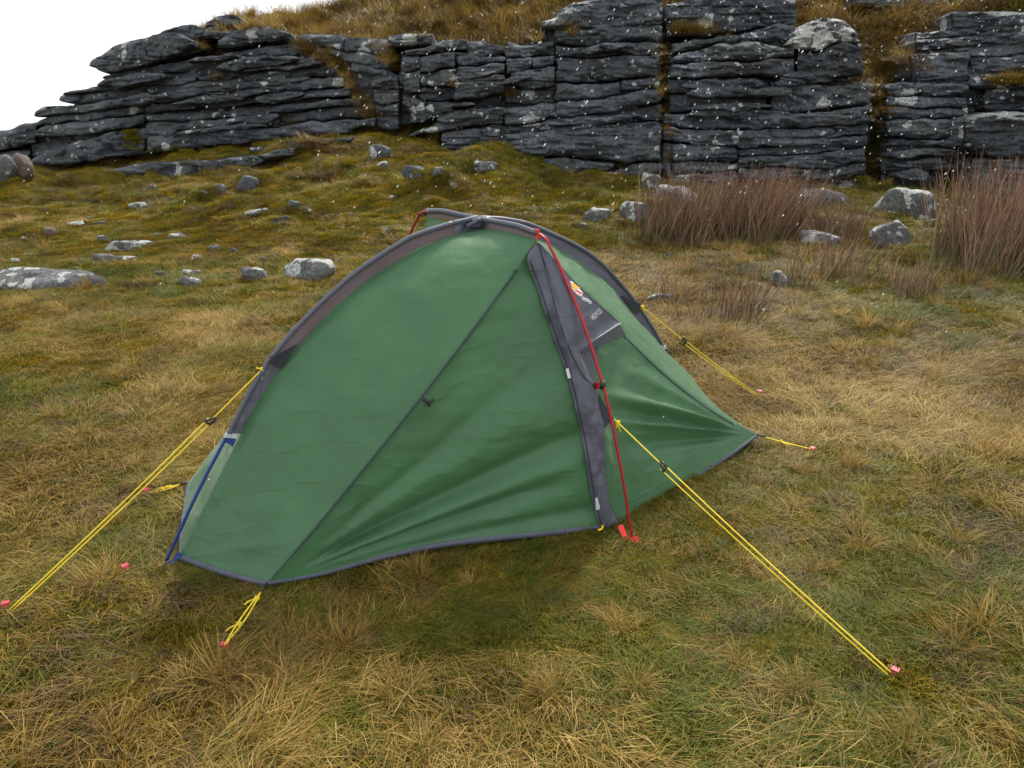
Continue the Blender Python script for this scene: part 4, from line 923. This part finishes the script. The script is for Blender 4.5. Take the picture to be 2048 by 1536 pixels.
# keep the tent's footprint clear
foot = np.array([Lb, Cc, Dd, Qq, BRb, BLb, Ss])[:, :2]; inside = np.zeros(nP, bool); shr = foot.mean(0)+(foot-foot.mean(0))*.95
j = len(shr)-1
for i in range(len(shr)):
    xi, yi = shr[i]; xj, yj = shr[j]; inside ^= ((yi > y) != (yj > y)) & (x < (xj-xi)*(y-yi)/(yj-yi+1e-12)+xi); j = i
n1 = fbm(x*.8, y*.8, 2.2, 3); n2 = fbm(x*1.7+9, y*1.7, 6.1, 3); n3 = fbm(x*.55+4, y*.55, 9.4, 3)
slope_w = sstep(.45, .62, r)*sstep(.30, -.02, a)          # the mossy bank
green_w = sstep(.6, .85, r)*sstep(-.1, .15, a)            # lawn at the crag's foot
top_w = (r > 1.02).astype(float)
w = {'mat': np.maximum(.42+.55*n1, .06), 'green': np.maximum(.30-.4*n1, .06), 'moss': np.maximum(.36+.7*n2, .05), 'tuft': np.maximum(.02+.06*n3, .001), 'brown': np.maximum(.10+.5*n3, .01), 'mossgreen': np.maximum(.06-.3*n2, .01), 'greenmat': np.maximum(.26-.35*n1, .06)}
s_ = {'mat': .22+.6*np.maximum(n1, 0), 'green': .10, 'moss': .55, 'tuft': .01, 'brown': .10+.7*np.maximum(n3, 0), 'mossgreen': .5, 'greenmat': .04}
g_ = {'mat': .12, 'green': .35, 'moss': .22, 'tuft': .02, 'brown': .05, 'mossgreen': .45, 'greenmat': .2}
t_ = {'mat': .45, 'green': .04, 'moss': .04, 'tuft': .12, 'brown': .7, 'mossgreen': .02, 'greenmat': .03}
names = list(w); Wm = np.zeros((nP, len(names)))
for i, k in enumerate(names):
    q = w[k]*(1-slope_w)+s_[k]*slope_w; q = q*(1-green_w)+g_[k]*green_w; q = q*(1-top_w)+t_[k]*top_w; Wm[:, i] = q
cw = np.cumsum(Wm/Wm.sum(1, keepdims=True), 1); pick = (rng.random(nP)[:, None] > cw).sum(1).clip(0, len(names)-1)
vid = np.array([random.choice(KI[names[p]]) for p in pick])
flow = 2.2*fbm(x*.55, y*.55, 1.1, 2)+2.6*fbm(x*1.6, y*1.6, 7.7, 2) + rng.normal(0, .45, nP)
yaw = flow
tl = .8; rot = np.stack([-np.arctan2(nrm[:, 1], nrm[:, 2])*tl*.6, np.arctan2(nrm[:, 0], nrm[:, 2])*tl*.6, yaw], 1)
scl = rng.uniform(.65, 1.25, nP)*(1+.35*sstep(4, 11, np.hypot(x, y)))*np.where(r > 1.02, 2.0, 1)
scl = scl*(1-.22*slope_w*(r < 1.02)*np.isin(vid, KI['mat']+KI['brown']+KI['tuft']))
near_tent = np.exp(-(((x-TC[0])/1.5)**4+((y-TC[1]+.1)/1.1)**4)); scl *= 1-.4*near_tent
keep = ~inside
scatter('grass', P[keep], rot[keep], scl[keep], vid[keep], 'rough straw and green moor grass with ochre moss covering the ground')
print('grass clumps', keep.sum())
# larger tussocks and ledge tufts at measured spots
tp = []; 
for (px, py, s) in [(195, 1160, 1.3), (300, 1190, 1.0), (680, 1290, 1.5), (820, 1150, 1.35), (850, 1165, 1.1), (330, 1345, 1.4), (60, 1120, 1.2), (1710, 930, 1.2), (1590, 1390, 1.2), (1100, 1400, 1.2), (780, 1390, 1.5), (840, 1500, 1.3), (430, 1360, 1.5), (1240, 1250, .9), (1900, 1290, 1.2), (1850, 1000, 1.1), (150, 1010, 1.1), (90, 700, 1.4), (30, 620, 1.5), (280, 560, 1.4), (1500, 1130, 1.1), (1390, 1320, 1.1), (1960, 1460, 1.4), (1780, 1490, 1.4), (220, 1480, 1.4), (130, 900, 1.2), (1480, 655, 1.2), (1600, 600, 1.5), (1700, 700, 1.2)]:
    for q in range(3):
        p = hit(px+random.uniform(-22, 22), py+random.uniform(-10, 10)); tp.append((p, s*random.uniform(.45, .8), random.choice(KI['tuft']+KI['mat'])))
def ledge(x0, y0, x1, y1, n, jit, s, kk=('brown', 'mat', 'tuft')):
    for i in range(n):
        t = random.random(); p = hit_any(x0+(x1-x0)*t+random.gauss(0, jit), y0+(y1-y0)*t+random.gauss(0, jit*.6)); tp.append((p, s*random.uniform(.7, 1.3), random.choice(KI[random.choice(kk)])))
ledge(590, 85, 690, 140, 60, 8, 1.5); ledge(680, 130, 745, 235, 80, 9, 1.6); ledge(590, 40, 612, 66, 40, 5, 2.2, ('mat',)); ledge(425, 158, 445, 154, 10, 4, 1.2); ledge(390, 96, 436, 82, 26, 3, 1.3); ledge(770, 100, 790, 130, 40, 8, 1.6); ledge(1340, 62, 1440, 66, 40, 6, 1.4); ledge(1322, 90, 1335, 330, 60, 5, 1.3)
ledge(1735, 130, 1765, 230, 90, 10, 1.7); ledge(1750, 240, 1752, 340, 70, 7, 1.4, ('mossgreen', 'green', 'brown')); ledge(1760, 40, 1810, 140, 120, 22, 1.9); ledge(1150, 63, 1130, 60, 8, 6, 1.3); ledge(1990, 160, 2048, 158, 30, 5, 1.7, ('mat', 'moss')); ledge(905, 168, 905, 178, 8, 3, 1.1); ledge(1012, 188, 1030, 192, 16, 5, 1.2)
ledge(260, 262, 276, 292, 26, 5, 1.5, ('moss', 'mossgreen')); ledge(290, 312, 380, 304, 60, 6, 1.5, ('moss', 'mossgreen')); ledge(1720, 360, 1750, 380, 60, 9, 1.5, ('mossgreen', 'green')); ledge(600, 280, 660, 300, 60, 10, 1.7, ('brown', 'mat')); ledge(1890, 360, 1930, 392, 40, 10, 1.5, ('mossgreen', 'green'))
for (lx, ly, ln) in ((640, 352, 34), (560, 332, 30), (470, 352, 30), (742, 362, 24), (100, 388, 26), (55, 405, 24), (650, 432, 20), (300, 395, 20), (820, 312, 20), (700, 300, 26), (900, 350, 20), (220, 420, 14), (420, 420, 16), (150, 372, 22), (1180, 372, 12)):
    ledge(lx-35, ly+4, lx+35, ly-6, ln, 9, 1.25, ('brown', 'mat', 'brown', 'green'))
ledge(440, 60, 600, 48, 60, 5, 1.6); ledge(840, 62, 1080, 60, 120, 14, 1.8)
for hm in (hemF1, hemF2, hemP, hemL):
    hc = catmull(hm, 90); outw = hc[:, :2]-CE[None, :2]; outw /= np.linalg.norm(outw, axis=1)[:, None]
    for q in range(int(np.linalg.norm(hc[-1]-hc[0])*75)):
        i_ = random.randrange(90); of = random.uniform(-.02, .07); gx_, gy_ = hc[i_, :2]+outw[i_]*of
        tp.append((np.array([gx_, gy_, float(terrain(gx_, gy_))]), random.uniform(.35, .72), random.choice(KI[random.choice(('green', 'mat', 'green', 'moss', 'greenmat'))])))
for (P_, W_, dp) in ROCKS:
    for q in range(int(7+W_*42)):
        t = random.uniform(0, 2*math.pi); rr_ = random.uniform(.85, 1.2); gx_ = P_[0]+W_*1.05*rr_*math.cos(t); gy_ = P_[1]+W_*dp*.95*rr_*math.sin(t)
        tp.append((np.array([gx_, gy_, float(terrain(gx_, gy_))]), random.uniform(.6, 1.05), random.choice(KI[random.choice(('mat', 'green', 'moss', 'mossgreen', 'brown'))])))
TP = np.array([t[0] for t in tp]); n = len(tp)
scatter('tussock_grass', TP, np.stack([rng.normal(0, .15, n), rng.normal(0, .15, n), rng.uniform(0, 6.28, n)], 1), np.array([t[1] for t in tp]), np.array([t[2] for t in tp]), 'pale dry tussocks and brown tufts on the turf and rock ledges')

# ------------------------------------------------------------------ rushes
def rush_mat():
    m, nt, b, out = new_mat('rush stems'); at = nd(nt, 'ShaderNodeAttribute', attribute_name='tone'); ht = nd(nt, 'ShaderNodeAttribute', attribute_name='along')
    c = ramp(nt, [(0, (.065, .032, .02)), (.45, (.16, .08, .048)), (.8, (.30, .165, .10)), (1, (.48, .32, .20))], at.outputs['Fac']).outputs[0]
    g = ramp(nt, [(0, (.035, .05, .018)), (1, (.11, .12, .045))], at.outputs['Fac']).outputs[0]
    c = mixc(nt, ramp(nt, [(.0, (.75,)*3), (.5, (0,)*3)], ht.outputs['Fac']).outputs[0], c, g)
    nt.links.new(c, b.inputs['Base Color']); b.inputs['Roughness'].default_value = .6; return m
M['rush'] = rush_mat()
def rush(px0, px1, py0, py1, h0, h1, n, label, lean=.14, seed=1):
    """rush bed whose stems root between bearings px0..px1 and rows py0 (far) .. py1 (near)"""
    rg = np.random.default_rng(seed); V = []; Fc = []; tone = []; al = []
    nc = max(3, n//22); cs = []
    for i in range(nc):
        cs.append(hit(rg.uniform(px0, px1), rg.uniform(py0, py1)))
    base = np.mean(cs, 0)
    for b_ in range(n):
        c = cs[rg.integers(nc)]; p = c+np.array([rg.normal(0, .09), rg.normal(0, .09), 0]); p[2] = float(terrain(p[0], p[1]))-.02
        L = rg.uniform(h0, h1); out = p-c; d = np.array([out[0]*1.2+rg.normal(lean, .22), out[1]*1.2+rg.normal(0, .22), 1.]); d /= np.linalg.norm(d); tn = rg.random()**.8; gq = rg.random() < .22; bend = rg.normal(.1, .3); az = rg.uniform(0, 6.28); wv = np.array([math.cos(az), math.sin(az), 0])*.0042
        if rg.random() < .2: bend += rg.choice([-1, 1])*.9
        q0 = len(V); seg = 4
        for s in range(seg+1):
            k = s/seg; ww = wv*(1-.75*k); pp = p+d*L*k+np.array([bend*.25*L*k*k, 0, -.08*abs(bend)*L*k*k])
            wy = np.array([-ww[1], ww[0], 0])
            V += [pp+ww, pp-ww*.5+wy*.87, pp-ww*.5-wy*.87]; tone += [tn]*3; al += [k*(.25 if gq else 1.)]*3
        for s in range(seg):
            for j in range(3): Fc.append([q0+s*3+j, q0+s*3+(j+1) % 3, q0+s*3+3+(j+1) % 3, q0+s*3+3+j])
    base[2] = float(terrain(base[0], base[1])); o = mk('rush_clump', np.array(V)-base, Fc, M['rush']); o.location = base
    for nme, arr in (('tone', tone), ('along', al)):
        at = o.data.attributes.new(nme, 'FLOAT', 'POINT'); at.data.foreach_set('value', np.array(arr, np.float32))
    tag(o, label, 'rushes'); return o
rush(1295, 1610, 455, 490, .42, .78, 1500, 'large bed of reddish brown rushes at the foot of the crag', seed=3)
rush(1880, 2140, 480, 560, .55, 1.0, 1300, 'tall dense bed of reddish brown rushes to one side below the great corner boulder', seed=4)
rush(1620, 1730, 465, 485, .3, .55, 170, 'sparse rushes standing in front of the low white spotted boulder', seed=5)
rush(1590, 1740, 540, 580, .28, .5, 160, 'thin loose rushes in the grass between the two rush beds', seed=6)
rush(1410, 1520, 615, 645, .22, .42, 120, 'low dead rush tuft in the open grass behind the tent', seed=7)
rush(1800, 1870, 560, 600, .2, .34, 110, 'short dark green rush tuft at the edge of the tall rush bed', seed=8)
rush(1340, 1390, 470, 500, .2, .34, 50, 'few short rush stems beside the dark round boulder', seed=9)
rush(1285, 1345, 590, 640, .16, .3, 40, 'few thin stems beside the flat pale stone', seed=10)

# ------------------------------------------------------------------ falling sleet
n = 1500; dep = 1.2+9.3*rng.random(n)**.7; px = rng.uniform(-100, 2150, n); py = rng.uniform(-100, 1350, n)*np.where(rng.random(n) < .75, .32, 1)
px = np.where((py < 430) & (rng.random(n) < .7), rng.uniform(650, 2150, n), px)
dirs = FW[None]+RT[None]*((px-1024)/F)[:, None]-UP[None]*((py-768)/F)[:, None]; PP = CAM+dirs*dep[:, None]
ok = PP[:, 2] > terrain(PP[:, 0], PP[:, 1])+.1; PP = PP[ok]; n = len(PP); dep = dep[ok]
fall = np.array([-.45, -.1, -.6]); fall /= np.linalg.norm(fall); s1 = np.cross(fall, [0, 1, 0]); s1 /= np.linalg.norm(s1); s2 = np.cross(fall, s1)
rad = (.0011+.0036*rng.random(n)**2)*np.clip(dep/6, .35, 1.2); el = rng.uniform(1.6, 4.5, n)
oct_ = [fall[None]*(rad*el)[:, None], -fall[None]*(rad*el)[:, None], s1[None]*rad[:, None], -s1[None]*rad[:, None], s2[None]*rad[:, None], -s2[None]*rad[:, None]]
V = np.stack([PP+q for q in oct_], 1).reshape(-1, 3); tri = np.array([[0, 2, 4], [0, 4, 3], [0, 3, 5], [0, 5, 2], [1, 4, 2], [1, 3, 4], [1, 5, 3], [1, 2, 5]])
Fc = (tri[None]+(np.arange(n)*6)[:, None, None]).reshape(-1, 3)
o = mk('falling_sleet', V, Fc, M['snow']); tag(o, 'fine white sleet falling through the air before the crag', 'sleet', kind='stuff')
